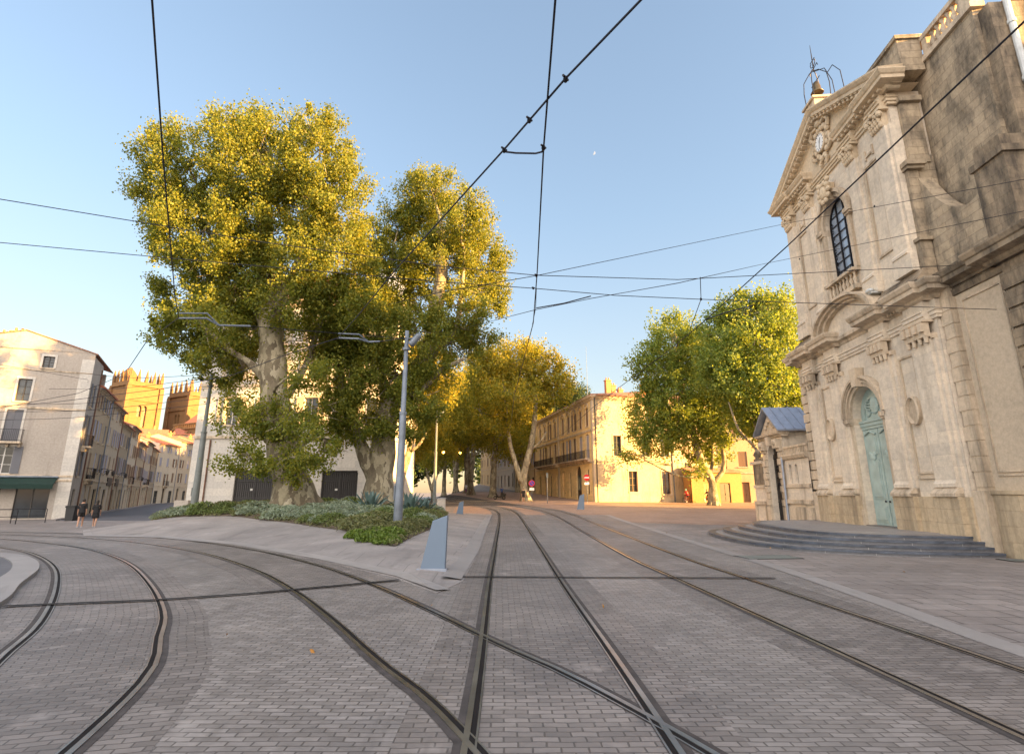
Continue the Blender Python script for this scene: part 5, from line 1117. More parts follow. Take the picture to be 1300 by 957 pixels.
def tree(name, label, base, trunk, r0, blobs, ncl, nlv, sig, size, mat, group=None, limbs=(), twigs=60, cat='tree', flare=1.5, surf=.5):
    """trunk: list of points relative to base; blobs relative to base"""
    t = thing(name, label, cat, base, 0, group); mb = MB(); P = crom(trunk, .5); k = len(P)
    R = [r0*(1-.62*(i/(k-1)))*(1+(flare-1)*math.exp(-i*.5/ (r0*1.4)))*(1+.07*math.sin(i*1.3)) for i in range(k)]
    P[0] = P[0]-Vector((0, 0, .6)); mb.tube(P, R, 16)
    for i in range(7):                                                     # root buttresses
        a = 2*PI*i/7+.3; mb.tube([P[0]+Vector((math.cos(a)*r0*.5, math.sin(a)*r0*.5, 1.6)), P[0]+Vector((math.cos(a)*r0*1.25, math.sin(a)*r0*1.25, .75)), P[0]+Vector((math.cos(a)*r0*1.75, math.sin(a)*r0*1.75, .3))], [r0*.3, r0*.36, r0*.2], 7)
    for pts, a, b in limbs: limb(mb, [Vector(p) for p in pts], a, b, 10, .12)
    pts, cen = cloud(blobs, ncl, nlv, sig, surf)
    nodes = [p for p in P[len(P)//3:]]+[p for l in limbs for p in crom([Vector(q) for q in l[0]], .8)]
    for C, r in blobs:                                                     # a bough to each mass of leaves, twigs within it
        c = Vector(C); low = [q for q in nodes if q.z < c.z+.5] or nodes; s = min(low, key=lambda q: (q-c).length)
        e = c+Vector((0, 0, .3*r[2])); mid = s.lerp(e, .5)+Vector((random.uniform(-.6, .6), random.uniform(-.6, .6), -.12*(e-s).length)); rr = min(r0*.38, .06+.022*(e-s).length)
        limb(mb, [s, mid, e], rr, .03, 7, .1)
        for q in range(max(3, int(twigs/len(blobs)))):
            d = Vector(rng.normal(size=3)).normalized(); tip = c+Vector((d.x*r[0], d.y*r[1], d.z*r[2]))*.95; st = s.lerp(e, random.uniform(.45, 1)); limb(mb, [st, st.lerp(tip, .5)+Vector((0, 0, -.15)), tip], .045, .012, 5)
    mb.build('trunk', 'bark', t, True)
    leaf_mesh('crown', pts.astype(np.float32), size, mat, t)
    return t
def pxblobs(base, Y, L_, dY=0):
    """leaf masses measured as (u, v, ru, rv[, depth shift]) and given their own depth"""
    out = []
    for b in L_:
        u, v, ru, rv = b[:4]; dy = b[4] if len(b) > 4 else random.uniform(-2.5, 2.5); p = AtY(u, v, Y+dy); f = (p-Vector((0, 0, EYE))).length/FPX*.93
        out.append((tuple(p-Vector(base)), (ru*f, (ru+rv)*.5*f, rv*f)))
    return out
def pxpts(base, L_): return [AtY(u, v, Y)-Vector(base) for u, v, Y in L_]

# --- the tall plane on the left of the bed
b1 = AtY(375, 648, 33.0); b1.z = zbed(b1.x, 33.0)
B = [(232, 222, 50, 56), (262, 300, 62, 55), (222, 285, 34, 42), (325, 205, 60, 56), (305, 180, 36, 30), (342, 168, 36, 24), (404, 200, 42, 58), (392, 165, 30, 22), (420, 255, 50, 48), (350, 275, 72, 60), (440, 320, 40, 52), (392, 345, 55, 45), (300, 350, 62, 50), (245, 365, 42, 44), (258, 420, 52, 34), (208, 415, 26, 18), (310, 425, 40, 26), (405, 400, 40, 30), (300, 390, 44, 26), (372, 385, 44, 30, -2), (436, 385, 34, 34, -1), (395, 432, 36, 22, 1), (270, 450, 34, 22), (345, 405, 30, 20, 2), (290, 470, 40, 24), (385, 470, 34, 22), (360, 535, 46, 26, -1.5), (410, 565, 36, 26, -2), (305, 530, 36, 24, -1), (365, 590, 50, 22, -2.2), (305, 580, 26, 18, -1.5), (425, 520, 24, 22)]
tree('plane_tree', 'tallest plane tree, lit yellow at the top, thick trunk left in the planted bed', b1, [Vector((0, 0, 0))]+pxpts(b1, [(372, 620, 33), (362, 575, 33), (350, 520, 33), (346, 460, 33), (343, 400, 33.2), (338, 330, 33.5), (335, 250, 33.5), (338, 190, 33.5)]), .98,
     pxblobs(b1, 33, B), 1420, 185, .44, .115, 'leaf', 'big plane trees in the planted bed',
     limbs=[(pxpts(b1, [(352, 505, 33), (322, 465, 32.5), (285, 440, 32), (250, 405, 31)]), .3, .1), (pxpts(b1, [(345, 430, 33), (300, 350, 33.5), (265, 295, 34), (235, 235, 34)]), .33, .08), (pxpts(b1, [(343, 400, 33), (380, 330, 32), (405, 260, 32), (412, 190, 32)]), .33, .08), (pxpts(b1, [(352, 520, 33), (385, 470, 34), (410, 400, 34), (430, 330, 34)]), .25, .08), (pxpts(b1, [(362, 580, 33), (390, 560, 31.5), (415, 555, 30.8)]), .16, .05)], twigs=200, flare=1.32)
# --- the forked plane beside it
b2 = AtY(480, 640, 37.0); b2.z = zbed(b2.x, 37.0)
B = [(455, 395, 32, 34), (480, 390, 30, 30), (430, 470, 28, 26), (485, 445, 34, 26, -1), (545, 245, 34, 34), (548, 285, 44, 46), (592, 280, 34, 40), (505, 300, 36, 40), (560, 340, 55, 44), (612, 335, 34, 48), (628, 375, 20, 28), (580, 395, 48, 34), (500, 365, 44, 48), (470, 330, 24, 45), (470, 420, 38, 44), (525, 425, 44, 36), (575, 440, 44, 28), (605, 425, 24, 22), (440, 440, 32, 36), (445, 490, 36, 36), (500, 480, 44, 40, -1.2), (530, 510, 38, 30, -1.4), (465, 535, 36, 30, -1.2), (560, 475, 34, 22), (425, 545, 26, 26), (510, 545, 26, 18, -1.3)]
tree('plane_tree', 'forked plane tree with two leaning stems beside the agaves, its right half golden', b2, [Vector((0, 0, 0))]+pxpts(b2, [(482, 610, 37), (486, 575, 37), (490, 535, 37), (500, 505, 37), (528, 470, 37), (548, 440, 36.5), (552, 400, 36.5), (560, 350, 36.5), (560, 290, 36.5)]), .86,
     pxblobs(b2, 37, B), 1080, 185, .44, .115, 'leaf', 'big plane trees in the planted bed',
     limbs=[(pxpts(b2, [(476, 610, 37), (458, 565, 36.7), (440, 520, 36.5), (432, 460, 36.5), (448, 400, 36.5), (450, 340, 36.5)]), .52, .12), (pxpts(b2, [(495, 520, 37), (535, 495, 36), (560, 470, 35.5), (590, 455, 35)]), .3, .1), (pxpts(b2, [(545, 445, 36.5), (575, 425, 36), (585, 380, 36), (590, 320, 36)]), .28, .08), (pxpts(b2, [(490, 540, 37), (486, 480, 38), (480, 410, 38), (495, 340, 38)]), .36, .1)], twigs=170, flare=1.3)

# --- trees of the small square on the right
b3 = AtY(906, 640, 70.0); b3.z = zt(b3.x, 70)
B = [(855, 432, 34, 34), (835, 470, 34, 34), (880, 450, 36, 40), (822, 515, 24, 26), (862, 505, 46, 38), (905, 490, 44, 44), (835, 555, 30, 24), (815, 545, 22, 16), (872, 545, 32, 22), (915, 540, 34, 24), (803, 578, 14, 10), (885, 575, 16, 13), (912, 572, 18, 16), (886, 598, 14, 10)]
tree('plane_tree', 'low forked plane tree standing alone on the small square in front of the golden building', b3, [Vector((0, 0, 0))]+pxpts(b3, [(905, 625, 70), (904, 612, 70), (898, 600, 70), (890, 585, 70), (880, 550, 70), (868, 500, 70), (860, 440, 70)]), .5,
     pxblobs(b3, 70, B), 760, 90, .72, .215, 'leaf_green', 'plane trees on the small square', limbs=[(pxpts(b3, [(904, 613, 70), (914, 603, 70), (919, 590, 70), (916, 560, 70), (905, 500, 70)]), .34, .1), (pxpts(b3, [(900, 605, 70), (905, 580, 71), (900, 540, 71)]), .24, .1)], twigs=120, flare=1.4)
b4 = AtY(988, 638, 60.0); b4.z = zt(b4.x, 60)
B = [(945, 400, 36, 26), (985, 395, 30, 26), (920, 430, 36, 36), (962, 440, 42, 40), (1000, 440, 30, 40), (935, 480, 40, 36), (975, 495, 40, 38), (1005, 500, 26, 40), (950, 530, 34, 22), (990, 550, 28, 34), (1008, 570, 18, 28), (915, 470, 30, 34), (960, 385, 26, 14)]
tree('plane_tree', 'plane tree with slanting bare stems rising behind the stone gateway', b4, [Vector((0, 0, 0))]+pxpts(b4, [(985, 610, 60), (975, 580, 60), (962, 545, 60), (955, 500, 60), (950, 440, 60), (948, 400, 60)]), .4,
     pxblobs(b4, 60, B), 800, 92, .68, .21, 'leaf_green', 'plane trees on the small square', limbs=[(pxpts(b4, [(984, 610, 60), (960, 570, 59), (938, 545, 58), (925, 510, 58)]), .26, .08), (pxpts(b4, [(986, 605, 60), (992, 560, 61), (990, 500, 61)]), .3, .1)], twigs=110)
# --- boulevard planes: one built tree of each habit, then copies
def generic(name, label, base, Hh, clear, cr, n, grp, mat='leaf_gold', lean=.5, fork=False):
    r = random.Random(int(base[0]*13+base[1])); bl = []
    for i in range(n):
        a = r.uniform(0, 2*PI); z = r.uniform(clear, Hh-2); q = cr*math.sqrt(r.uniform(.05, 1))*(1-.55*max(0, (z-clear)/(Hh-clear)-.35)**1.3*1.4); s = r.uniform(1.8, 3.1)
        bl.append(((math.cos(a)*q, math.sin(a)*q, z), (s*1.15, s*1.15, s)))
    tr = [Vector((0, 0, 0)), Vector((lean*.2, 0, clear*.5)), Vector((lean*.7, .2, clear)), Vector((lean, 0, (clear+Hh)/2)), Vector((lean*.8, 0, Hh-2))]
    lm = []
    if fork: lm = [([(0, 0, .8), (-1.0, 0, clear*.55), (-2.3, .3, clear*1.1), (-3.2, .4, Hh*.55)], .36, .12), ([(lean*.5, .1, clear*.75), (2.0, -.2, clear*1.0), (3.2, -.3, clear*1.25)], .22, .08)]
    for i in range(4): a = i*PI/2+.5; lm.append(([(lean*.7, .2, clear*r.uniform(.85, 1.1)), (math.cos(a)*cr*.35, math.sin(a)*cr*.35, clear+2.5), (math.cos(a)*cr*.6, math.sin(a)*cr*.6, clear+6)], .24, .07))
    return tree(name, label, base, tr, .52, bl, 480, 96, .8, .24, mat, grp, limbs=lm, twigs=80, flare=1.35)
GB = 'plane trees lining the boulevard'
def on(x, y): return (x, y, zt(x, y))
ba = Vector(on(1.9, 79)); B = [(655, 462, 44, 28), (688, 472, 32, 28), (704, 500, 24, 20), (622, 482, 34, 32), (652, 505, 40, 24), (686, 510, 22, 16), (638, 535, 30, 18), (605, 525, 26, 24), (665, 450, 30, 16), (716, 482, 16, 16), (630, 455, 26, 18)]
pa = tree('plane_tree', 'golden plane tree with V-shaped trunk beside the golden corner building', ba, [Vector((0, 0, 0))]+pxpts(ba, [(664, 610, 79), (668, 590, 79), (674, 565, 79), (678, 540, 79), (680, 505, 79), (676, 470, 79)]), .55, pxblobs(ba, 79, B), 480, 84, .75, .225, 'leaf_gold', GB,
          limbs=[(pxpts(ba, [(662, 612, 79), (655, 590, 79), (648, 565, 79), (645, 540, 79), (640, 500, 79)]), .42, .12), (pxpts(ba, [(672, 572, 79), (685, 562, 78.5), (694, 548, 78)]), .26, .1)], twigs=90, flare=1.35)
pb = generic('plane_tree', 'plane tree with straight pale trunk second from the golden building on the boulevard', on(-3.0, 92), 23, 8.5, 6.0, 24, GB)
spots = [(-11.5, 62, 'a', .84, 'first plane tree on the left side of the boulevard, behind the thin grey pole'), (-15, 75, 'b', .9, 'second plane tree of the left boulevard row'), (-18.5, 88, 'a', .95, 'third plane tree of the left boulevard row in shade'), (-24.5, 104, 'b', 1.0, 'fourth plane tree of the left boulevard row in shade'),
         (-7.2, 104, 'a', .97, 'third plane tree from the golden building on the boulevard'), (-9.0, 117, 'b', 1.0, 'fourth plane tree from the golden building on the boulevard'), (-12.5, 131, 'a', 1.0, 'fifth plane tree from the golden building on the boulevard'), (-30, 122, 'a', 1.0, 'fifth plane tree of the left boulevard row in shade'), (-36, 142, 'b', 1.05, 'sixth plane tree of the left boulevard row'), (-17, 147, 'b', 1.05, 'sixth plane tree from the golden building on the boulevard'), (-22, 166, 'a', 1.1, 'last plane tree of the right boulevard row'), (-42, 163, 'a', 1.1, 'last plane tree of the left boulevard row'), (1.5, 118, 'b', 1.05, 'plane tree standing close to the boulevard houses on the right')]
for i, (x, y, k, s, lab) in enumerate(spots):
    o = copy_tree(pa if k == 'a' else pb); o.location = on(x, y); o.scale = (s, s, s); o.rotation_euler.z = i*1.9; o['label'] = lab
wd = thing('tree_belt', 'dense dark belt of trees closing the far end of the boulevard', 'trees', (-42, 205, 4)); wd['kind'] = 'stuff'
bl = [((random.uniform(-40, 40), random.uniform(-8, 8), random.uniform(1, 20)), (5, 4, 4)) for _ in range(70)]
p, _ = cloud(bl, 900, 40, 1.4, .3); leaf_mesh('crown', p.astype(np.float32), .9, 'leaf_dark', wd)['kind'] = 'stuff'
hb = on(13.0, 132)
generic('evergreen_tree', 'dark green tree top showing behind the golden building roof', hb, 24, 9, 6, 20, None, 'leaf_dark')
copy = copy_tree(pb); copy.location = on(6.5, 140); copy.scale = (1.1, 1.1, 1.1); copy['label'] = 'tall tree rising beyond the roof line of the golden building'

# ================================================================== PLANTING BED
def bush(name, label, cat, r, h, n, size, mat, grp, shape=.35):
    t = thing(name, label, cat, (0, 0, 0), 0, grp); d = rng.normal(size=(n, 3)); d /= np.linalg.norm(d, axis=1)[:, None]; d[:, 2] = np.abs(d[:, 2])
    P = d*rng.uniform(.35, 1, n)[:, None]**.5*np.array([r, r, h]); leaf_mesh('foliage', P.astype(np.float32), size, mat, t, droop=-.9, shape=shape)
    m = MB()
    for k in range(9): a = k*.7; m.tube([(0, 0, -.05), (math.cos(a)*r*.4, math.sin(a)*r*.4, h*.4), (math.cos(a)*r*.75, math.sin(a)*r*.75, h*.75)], [.015, .01, .005], 4)
    m.build('stem', 'bark', t); return t
ks = [bush('sage_bush', 'low silvery sage bush in the planted bed under the plane trees', 'bush', .62, .46, 800, .12, 'sage', 'silvery sage bushes in the planted bed'),
      bush('herb_bush', 'low mid-green herb bush in the planted bed under the plane trees', 'bush', .58, .5, 800, .12, 'herb', 'mid-green herb bushes in the planted bed'),
      bush('olive_bush', 'low olive-toned bush in the planted bed under the plane trees', 'bush', .7, .42, 800, .13, 'olive', 'olive-toned bushes in the planted bed')]
used = [0, 0, 0]; pl = []
tr_xy = [(b1.x, b1.y, 1.5), (b2.x, b2.y, 1.4)]
tries = 0
while len(pl) < 190 and tries < 9000:
    tries += 1; x = random.uniform(-26, -3.2); y = random.uniform(17, 42)
    if edge_dist(x, y, BED) < .45 or any(math.hypot(x-a, y-b) < q for a, b, q in tr_xy): continue
    if any(math.hypot(x-a, y-b) < .72+.012*max(0, y-20) for a, b in pl): continue
    pl.append((x, y))
for x, y in pl:
    f = math.sin(x*.55+1)+math.cos(y*.5+x*.2)+random.uniform(-.9, .9); k = 0 if f > .0 else (2 if f < -.9 else 1)
    o = ks[k] if not used[k] else copy_tree(ks[k]); used[k] = 1
    s = random.uniform(.75, 1.3)*(1 if y < 30 else 1.15); o.location = (x, y, zbed(x, y)); o.scale = (s, s, s*random.uniform(.45, 1.0)); o.rotation_euler.z = random.uniform(0, 6)
lb = bush('bright_shrub', 'bright green leafy shrub at the pointed front corner of the planted bed', 'bush', .5, .26, 800, .1, 'lime', 'bright green shrubs at the front of the bed', .6)
for i, (x, y, s) in enumerate([(-3.75, 17.9, .95), (-4.35, 18.6, 1.05), (-3.8, 18.9, 1.0), (-5.0, 19.6, 1.0), (-4.4, 19.6, .9)]):
    o = lb if i == 0 else copy_tree(lb); o.location = (x, y, zbed(x, y)); o.scale = (s, s, s); o.rotation_euler.z = i
gp = []
while len(gp) < 1600:
    x, y = random.uniform(-26.5, -3.2), random.uniform(17, 45)
    if edge_dist(x, y, BED) > .06 and not any(math.hypot(x-a, y-b) < q*.8 for a, b, q in tr_xy): gp.append((x, y))
P = np.array([(x+random.gauss(0, .12), y+random.gauss(0, .12), zbed(x, y)+random.uniform(.02, .14)) for x, y in gp for _ in range(22)], np.float32)
o = leaf_mesh('ground_cover', P, .11, 'olive', None, droop=-.7, shape=.4); tag(o, 'low ground cover plants filling the bed between the bushes', 'ground cover', kind='stuff')
def agave(label, x, y, s):
    t = thing('agave', label, 'agave', (x, y, zbed(x, y)), 0, 'agaves under the forked plane tree'); m = MB()
    for k in range(26):
        a = k*2.4; el = rad(25+60*(k/26)); d = Vector((math.cos(a)*math.cos(el), math.sin(a)*math.cos(el), math.sin(el))); sd = Vector((-math.sin(a), math.cos(a), 0)); l = s*(1-.2*k/26)
        q = [Vector((0, 0, .05)), d*l*.45, d*l*.8+Vector((0, 0, .03)), d*l+Vector((0, 0, .0))]; w = [.05, .085, .05, .003]; vs = []
        for p_, ww in zip(q, w): vs += [p_-sd*ww*s, p_+Vector((0, 0, -.03))*s, p_+sd*ww*s]
        m.add(vs, [(3*i+j, 3*i+j+1, 3*i+j+4, 3*i+j+3) for i in range(3) for j in range(2)])
    m.build('leaf_rosette', 'agave', t)
for lab, u, y, s in (('spiky agave to the right of the forked plane tree, behind the lamp post', 520, 31, 1.5), ('spiky agave at the left foot of the forked plane tree', 470, 30.5, 1.4), ('spiky agave at the right edge of the bed beside the thin grey pole', 538, 33, 1.15)): p = AtY(u, 640, y); agave(lab, p.x, y, s)

# ================================================================== POLES, BOLLARDS, SIGNS
def lamp_post(label, x, y, z0, h, r, mat, cat='lamp post', top=True, cams=False, grp=None):
    t = thing('lamp_post', label, cat, (x, y, z0), 0, grp); m = MB(); n = 12
    m.tube([(0, 0, -.3), (0, 0, .02), (0, 0, h*.55), (0, 0, h*.56), (0, 0, h)], [r*1.15, r*1.15, r*.82, r*.66, r*.5], n); m.lathe([(r*1.5, -.05), (r*1.5, .06), (r*1.2, .1)], 0, 0, n); m.build('pole', mat, t, True)
    m = MB()
    for z in (h*.56, h*.9): m.lathe([(r*.95, z-.05), (r*.95, z+.05)], 0, 0, n)
    m.box(-r*1.25, -r*1.0, -.09, .09, 1.0, 1.5); m.build('collar', mat, t)
    if top:
        m = MB(); m.tube([(0, 0, h-.35), (.3, -.1, h-.3)], .03, 6); X = Matrix.Translation((.38, -.12, h-.38)) @ Matrix.Rotation(rad(40), 4, 'Y'); m.lathe([(.1, -.32), (.13, -.28), (.13, .2), (.06, .28)], 0, 0, 12, xf=X); m.build('lamp_head', 'galv', t)
    if cams:
        m = MB()
        for s, q in ((-1, .1), (1, -.1)):
            m.tube([(0, 0, h-.6), (s*.45, -.1, h-.5+q)], .03, 6); X = Matrix.Translation((s*.55, -.2, h-.5+q)) @ Matrix.Rotation(rad(70), 4, 'X'); m.lathe([(.1, -.15), (.14, -.1), (.14, .16), (.1, .2)], 0, 0, 10, xf=X)
        m.build('floodlight', 'iron', t)
    return t
p = AtY(506, 640, 22.0); LAMP1 = p
lamp_post('thick galvanised steel lamp post rising from the planted bed', p.x, 22.0, zbed(p.x, 22), 8.03-zbed(p.x, 22), .15, 'galv')
p = AtY(252, 600, 36.0); LAMP2 = p
lamp_post('dark grey pole with twin floodlights in front of the white building corner', p.x, 36.0, zbed(p.x, 36), 9.2-zbed(p.x, 36), .2, 'polegrey', 'pole', False, True)
p = AtY(552.5, 600, 48.0)
lamp_post('thin grey lamp post behind the bed at the mouth of the boulevard', p.x, 48.0, zmound(p.x, 46), 8.6-zmound(p.x, 46), .13, 'polegrey', 'lamp post', True)
def bollard(label, x, y, s, rz, zf=zmound):
    t = thing('wedge_bollard', label, 'bollard', (x, y, zf(x, y)), rz, 'slanted steel blade bollards'); m = MB()
    m.prism([(-.31*s, -.1), (.27*s, -.1), (.3*s, 1.14*s), (-.04*s, 1.02*s)], -.06*s, .06*s); o = m.build('blade', 'steelblue', t)
    bv = o.modifiers.new('soft', 'BEVEL'); bv.width = .012; bv.segments = 2
    m = MB(); m.box(-.36*s, .32*s, -.1*s, .1*s, -.05, .014); m.build('base_plate', 'zinc', t)
g = AtZ(550, 724, .08); bollard('large slanted blue steel blade bollard on the concrete in the foreground', g.x, g.y, 1.0, rad(-6))
g = AtY(583.5, 645, 44); bollard('slanted steel blade bollard at the far tip of the planted bed', g.x, 44, .95, rad(10), zt)
g = AtY(737, 640, 56); bollard('slanted steel blade bollard on the far side of the tracks before the golden building', g.x, 56, 1.25, rad(-10), zt)
def road_sign(label, u, Y, kind, z):
    p = AtY(u, 600, Y); t = thing('road_sign', label, 'road sign', (p.x, Y, zt(p.x, Y)), 0); m = MB(); m.tube([(0, 0, -.2), (0, 0, z+.5)], .035, 8); m.build('post', 'galv', t)
    X = Matrix.Translation((0, -.05, z)) @ Matrix.Rotation(PI/2, 4, 'X'); m = MB(X); m.lathe([(.38, 0), (.38, .025)], 0, 0, 28); d = m.build('disc', 'red', t)
    if kind == 'entry': m = MB(); m.box(-.29, .29, -.085, -.0755, z-.065, z+.065); m.build('white_bar', 'white', d)
    else:
        m = MB(X); m.lathe([(.29, .026), (.29, .03)], 0, 0, 28); m.build('blue_field', 'blue', d); m = MB(Matrix.Translation((0, -.0825, z)) @ Matrix.Rotation(rad(45), 4, 'Y')); m.box(-.3, .3, -.003, .0, -.035, .035); m.build('red_bar', 'red', d)
    m = MB(); m.box(-.3, .3, -.06, -.045, z-.85, z-.55); m.build('plate', 'white', t); m = MB()
    return t
road_sign('round red no-entry sign with white bar before the golden facade', 744.5, 72, 'entry', 3.05)
road_sign('round blue and red no-parking sign beside the V-shaped plane trunk', 675, 73, 'park', 2.35)
def traffic_post(u, Y):
    p = AtY(u, 600, Y); t = thing('signal_post', 'thin grey post standing between the signs at the golden facade', 'post', (p.x, Y, zt(p.x, Y))); m = MB(); m.tube([(0, 0, -.2), (0, 0, 3.6)], .05, 8); m.build('post', 'galv', t); m = MB(); m.box(-.12, .12, -.1, .1, 3.0, 3.6); m.build('signal_box', 'polegrey', t)
traffic_post(694.5, 72)
def bin_(label, x, y, mat='sign_dark', s=1):
    t = thing('litter_bin', label, 'bin', (x, y, zt(x, y))); m = MB(); m.prism([(-.3*s, 0), (.3*s, 0), (.36*s, 1.0*s), (-.36*s, 1.0*s)], -.3*s, .3*s); m.build('body', mat, t); m = MB(); m.prism([(-.4*s, 1.002*s), (.4*s, 1.002*s), (.36*s, 1.14*s), (-.36*s, 1.14*s)], -.36*s, .36*s); m.build('lid', 'black', t)
p = AtY(92, 650, 47); bin_('dark wheeled bin at the foot of the corner house', p.x, 47)
p = AtY(233, 640, 58); bin_('dark bin in the lane beside the white building', p.x, 58)
def barrier(label, u, Y, w):
    p = AtY(u, 640, Y); t = thing('street_barrier', label, 'barrier', (p.x, Y, zt(p.x, Y)), rad(27), 'railings before the corner house'); m = MB()
    m.tube([(-w/2, 0, -.1), (-w/2, 0, .95), (-w/2+.05, 0, 1.0), (w/2-.05, 0, 1.0), (w/2, 0, .95), (w/2, 0, -.1)], .03, 8); m.build('frame', 'iron', t); m = MB(); m.tube([(-w/2, 0, .5), (w/2, 0, .5)], .022, 6); m.build('cross_bar', 'iron', t)
barrier('low black street barrier nearer the corner of the corner house', 40, 43.5, 2.0); barrier('low black street barrier at the left edge before the corner house', 4, 41.5, 1.8)
def spot():
    p = AtY(256, 652, 31.5); t = thing('ground_floodlight', 'small black twin floodlight on the edge of the planted bed', 'floodlight', (p.x, 31.5, zbed(p.x, 31.5))); m = MB(); m.tube([(0, 0, -.05), (0, 0, .3)], .04, 6); m.tube([(-.3, 0, .3), (.3, 0, .3)], .03, 6); m.build('stand', 'iron', t)
    for s in (-1, 1): m = MB(Matrix.Translation((s*.26, 0, .42)) @ Matrix.Rotation(rad(60*s), 4, 'X')); m.lathe([(.1, -.12), (.14, 0), (.14, .1), (.09, .12)], 0, 0, 10); m.build('lamp', 'iron', t)
spot()
def utility_box(): 
    p = AtY(560, 640, 50); t = thing('utility_cabinet', 'pale grey utility cabinet beside the thin grey lamp post', 'cabinet', (p.x, 50, zt(p.x, 50))); m = MB(); m.box(-.35, .35, -.25, .25, -.1, 1.15); m.build('body', 'plaster_white', t); m = MB(); m.box(-.4, .4, -.3, .3, 1.152, 1.22); m.build('lid', 'zinc', t); m = MB(); m.box(-.3, .3, -.265, -.252, .1, 1.05); m.build('door', 'plaster_white', t)
utility_box()

# ================================================================== OVERHEAD WIRES
GW = 'overhead tram wires'
def wire(label, pts, r=.013, kn=()):
    t = thing('overhead_wire', label, 'wire', (0, 0, 0), 0, GW); m = MB(); m.tube(pts, r, 6); o = m.build('cable', 'cable', t)
    for p in kn: m = MB(); q = Vector(p); m.blob(q, (.028, .04, .035)); m.tube([q+Vector((-.03, -.05, .01)), q+Vector((.03, .05, .03))], .014, 6); m.build('clamp', 'iron', t)
    return t
Z = lambda z, *l: [AtZ(u, v, z) for u, v in l]
H5 = 5.9
wire('contact wire above the tight curved track, hanging down the left of the sky', [Vector((-2.2, -6, H5))]+Z(H5, (193, 0), (207, 200), (222, 375), (227, 403), (185, 435), (163, 468), (144, 481), (100, 499), (0, 518))+[Vector((-44, 33, H5))], .011)
wire('thick contact wire slanting from the upper right down through the left tree tops', [Vector((3.2, -4, H5))]+Z(H5, (814, 0), (717, 101), (640, 190), (500, 345), (455, 400), (429, 429))+[Vector(q) for q in ((-7.2, 17.4, H5), (-10.2, 20.4, H5), (-14.5, 23.3, H5), (-22, 27, H5), (-45, 35, H5))], .0125, Z(H5, (718, 101), (672, 153), (640, 191)))
wire('straight contact wire dropping down the middle of the sky over the straight track', [Vector((.5, -8, H5))]+Z(H5, (705, 0), (690, 190), (682, 345), (677, 410))+[Vector(q) for q in ((.1, 25, H5), (-.1, 40, H5+.3), (-1.1, 56, H5+.5), (-3.1, 64.5, H5+.7), (-6.4, 74, H5+.9), (-11.2, 88, H5+1.2), (-18, 110, H5+2))], .011, Z(H5, (690, 188), (681, 350)))
wire('contact wire running down past the church front over the right track', [Vector((4.9, -6, H5))]+Z(H5, (1300, 28), (1000, 312), (896, 406), (849, 445))+[Vector(q) for q in ((4.1, 28, H5), (4, 45, H5+.3), (3.3, 54, H5+.5), (1.5, 62, H5+.7), (-1.7, 71.5, H5+.9), (-6.9, 86, H5+1.2), (-14, 109, H5+2))], .0115)
wire('thin second conductor running beside the thick slanting wire', Z(H5+.12, (722, 96), (690, 132), (664, 162)), .009)
wire('short looped jumper cable joining the two crossing contact wires', Z(H5, (640, 190), (642, 193), (655, 194.5), (680, 195), (688, 193), (690, 188)), .012)
A1 = AtW(1300, 228, 12.0)
wire('span wire rising to the upper right across the church window', [AtY(470, 392, 47.0)]+Z(6.45, (560, 371), (681, 350))+[AtW(1003, 283, 12.0)*.5+AtW(1003, 283, 9.0)*.5, A1, A1+(A1-AtW(1003, 283, 10.4))*.3], .009, [AtW(1110, 262, 11.6)])
wire('upper span wire from the far left edge dipping across the tree tops', Z(7.2, (-120, 234), (0, 253), (330, 307))+Z(6.6, (560, 338), (681, 349.6))+Z(6.8, (860, 355))+[AtW(1211, 337, 12.3)], .009)
wire('lower span wire from the far left edge across both trees to the church portal', Z(7.2, (-120, 294), (0, 308), (185, 325))+Z(6.5, (560, 358), (677, 366), (780, 375), (890, 380))+[AtW(1265, 393, 12.4)], .009, Z(6.5, (677, 366), (890, 380)))
C1 = AtW(1300, 268, 12.0)
wire('span wire rising from the boulevard trees towards the church pier', [AtY(560, 424, 47)]+Z(6.3, (681, 393), (750, 379), (860, 359.6))+[AtW(970, 335, 9.5), C1, C1+Vector((.6, -2, .4))], .0085, [AtW(1015, 329, 10.5)])
wire('short tension arm beside the central wire above the boulevard trees', Z(6.25, (681, 391), (716, 385), (750, 376)), .014)
wire('short vertical dropper between two span wires right of centre', [AtZ(889, 352, 6.75), AtZ(890, 380, 6.5)], .009)
wire('short registration arm on the right contact wire beside the green trees', Z(6.0, (896, 406), (920, 397), (955, 388)), .014)
wire('slanting stay wire from the right contact wire to the square trees', [AtZ(890, 380, 6.5), AtZ(876, 418, 6.3)], .009)
wire('slack pull-off wire from the lower span wire to the central contact wire', [AtZ(681, 366, 6.5), AtZ(680, 391, 6.25), AtZ(676, 412, 5.95)], .008)
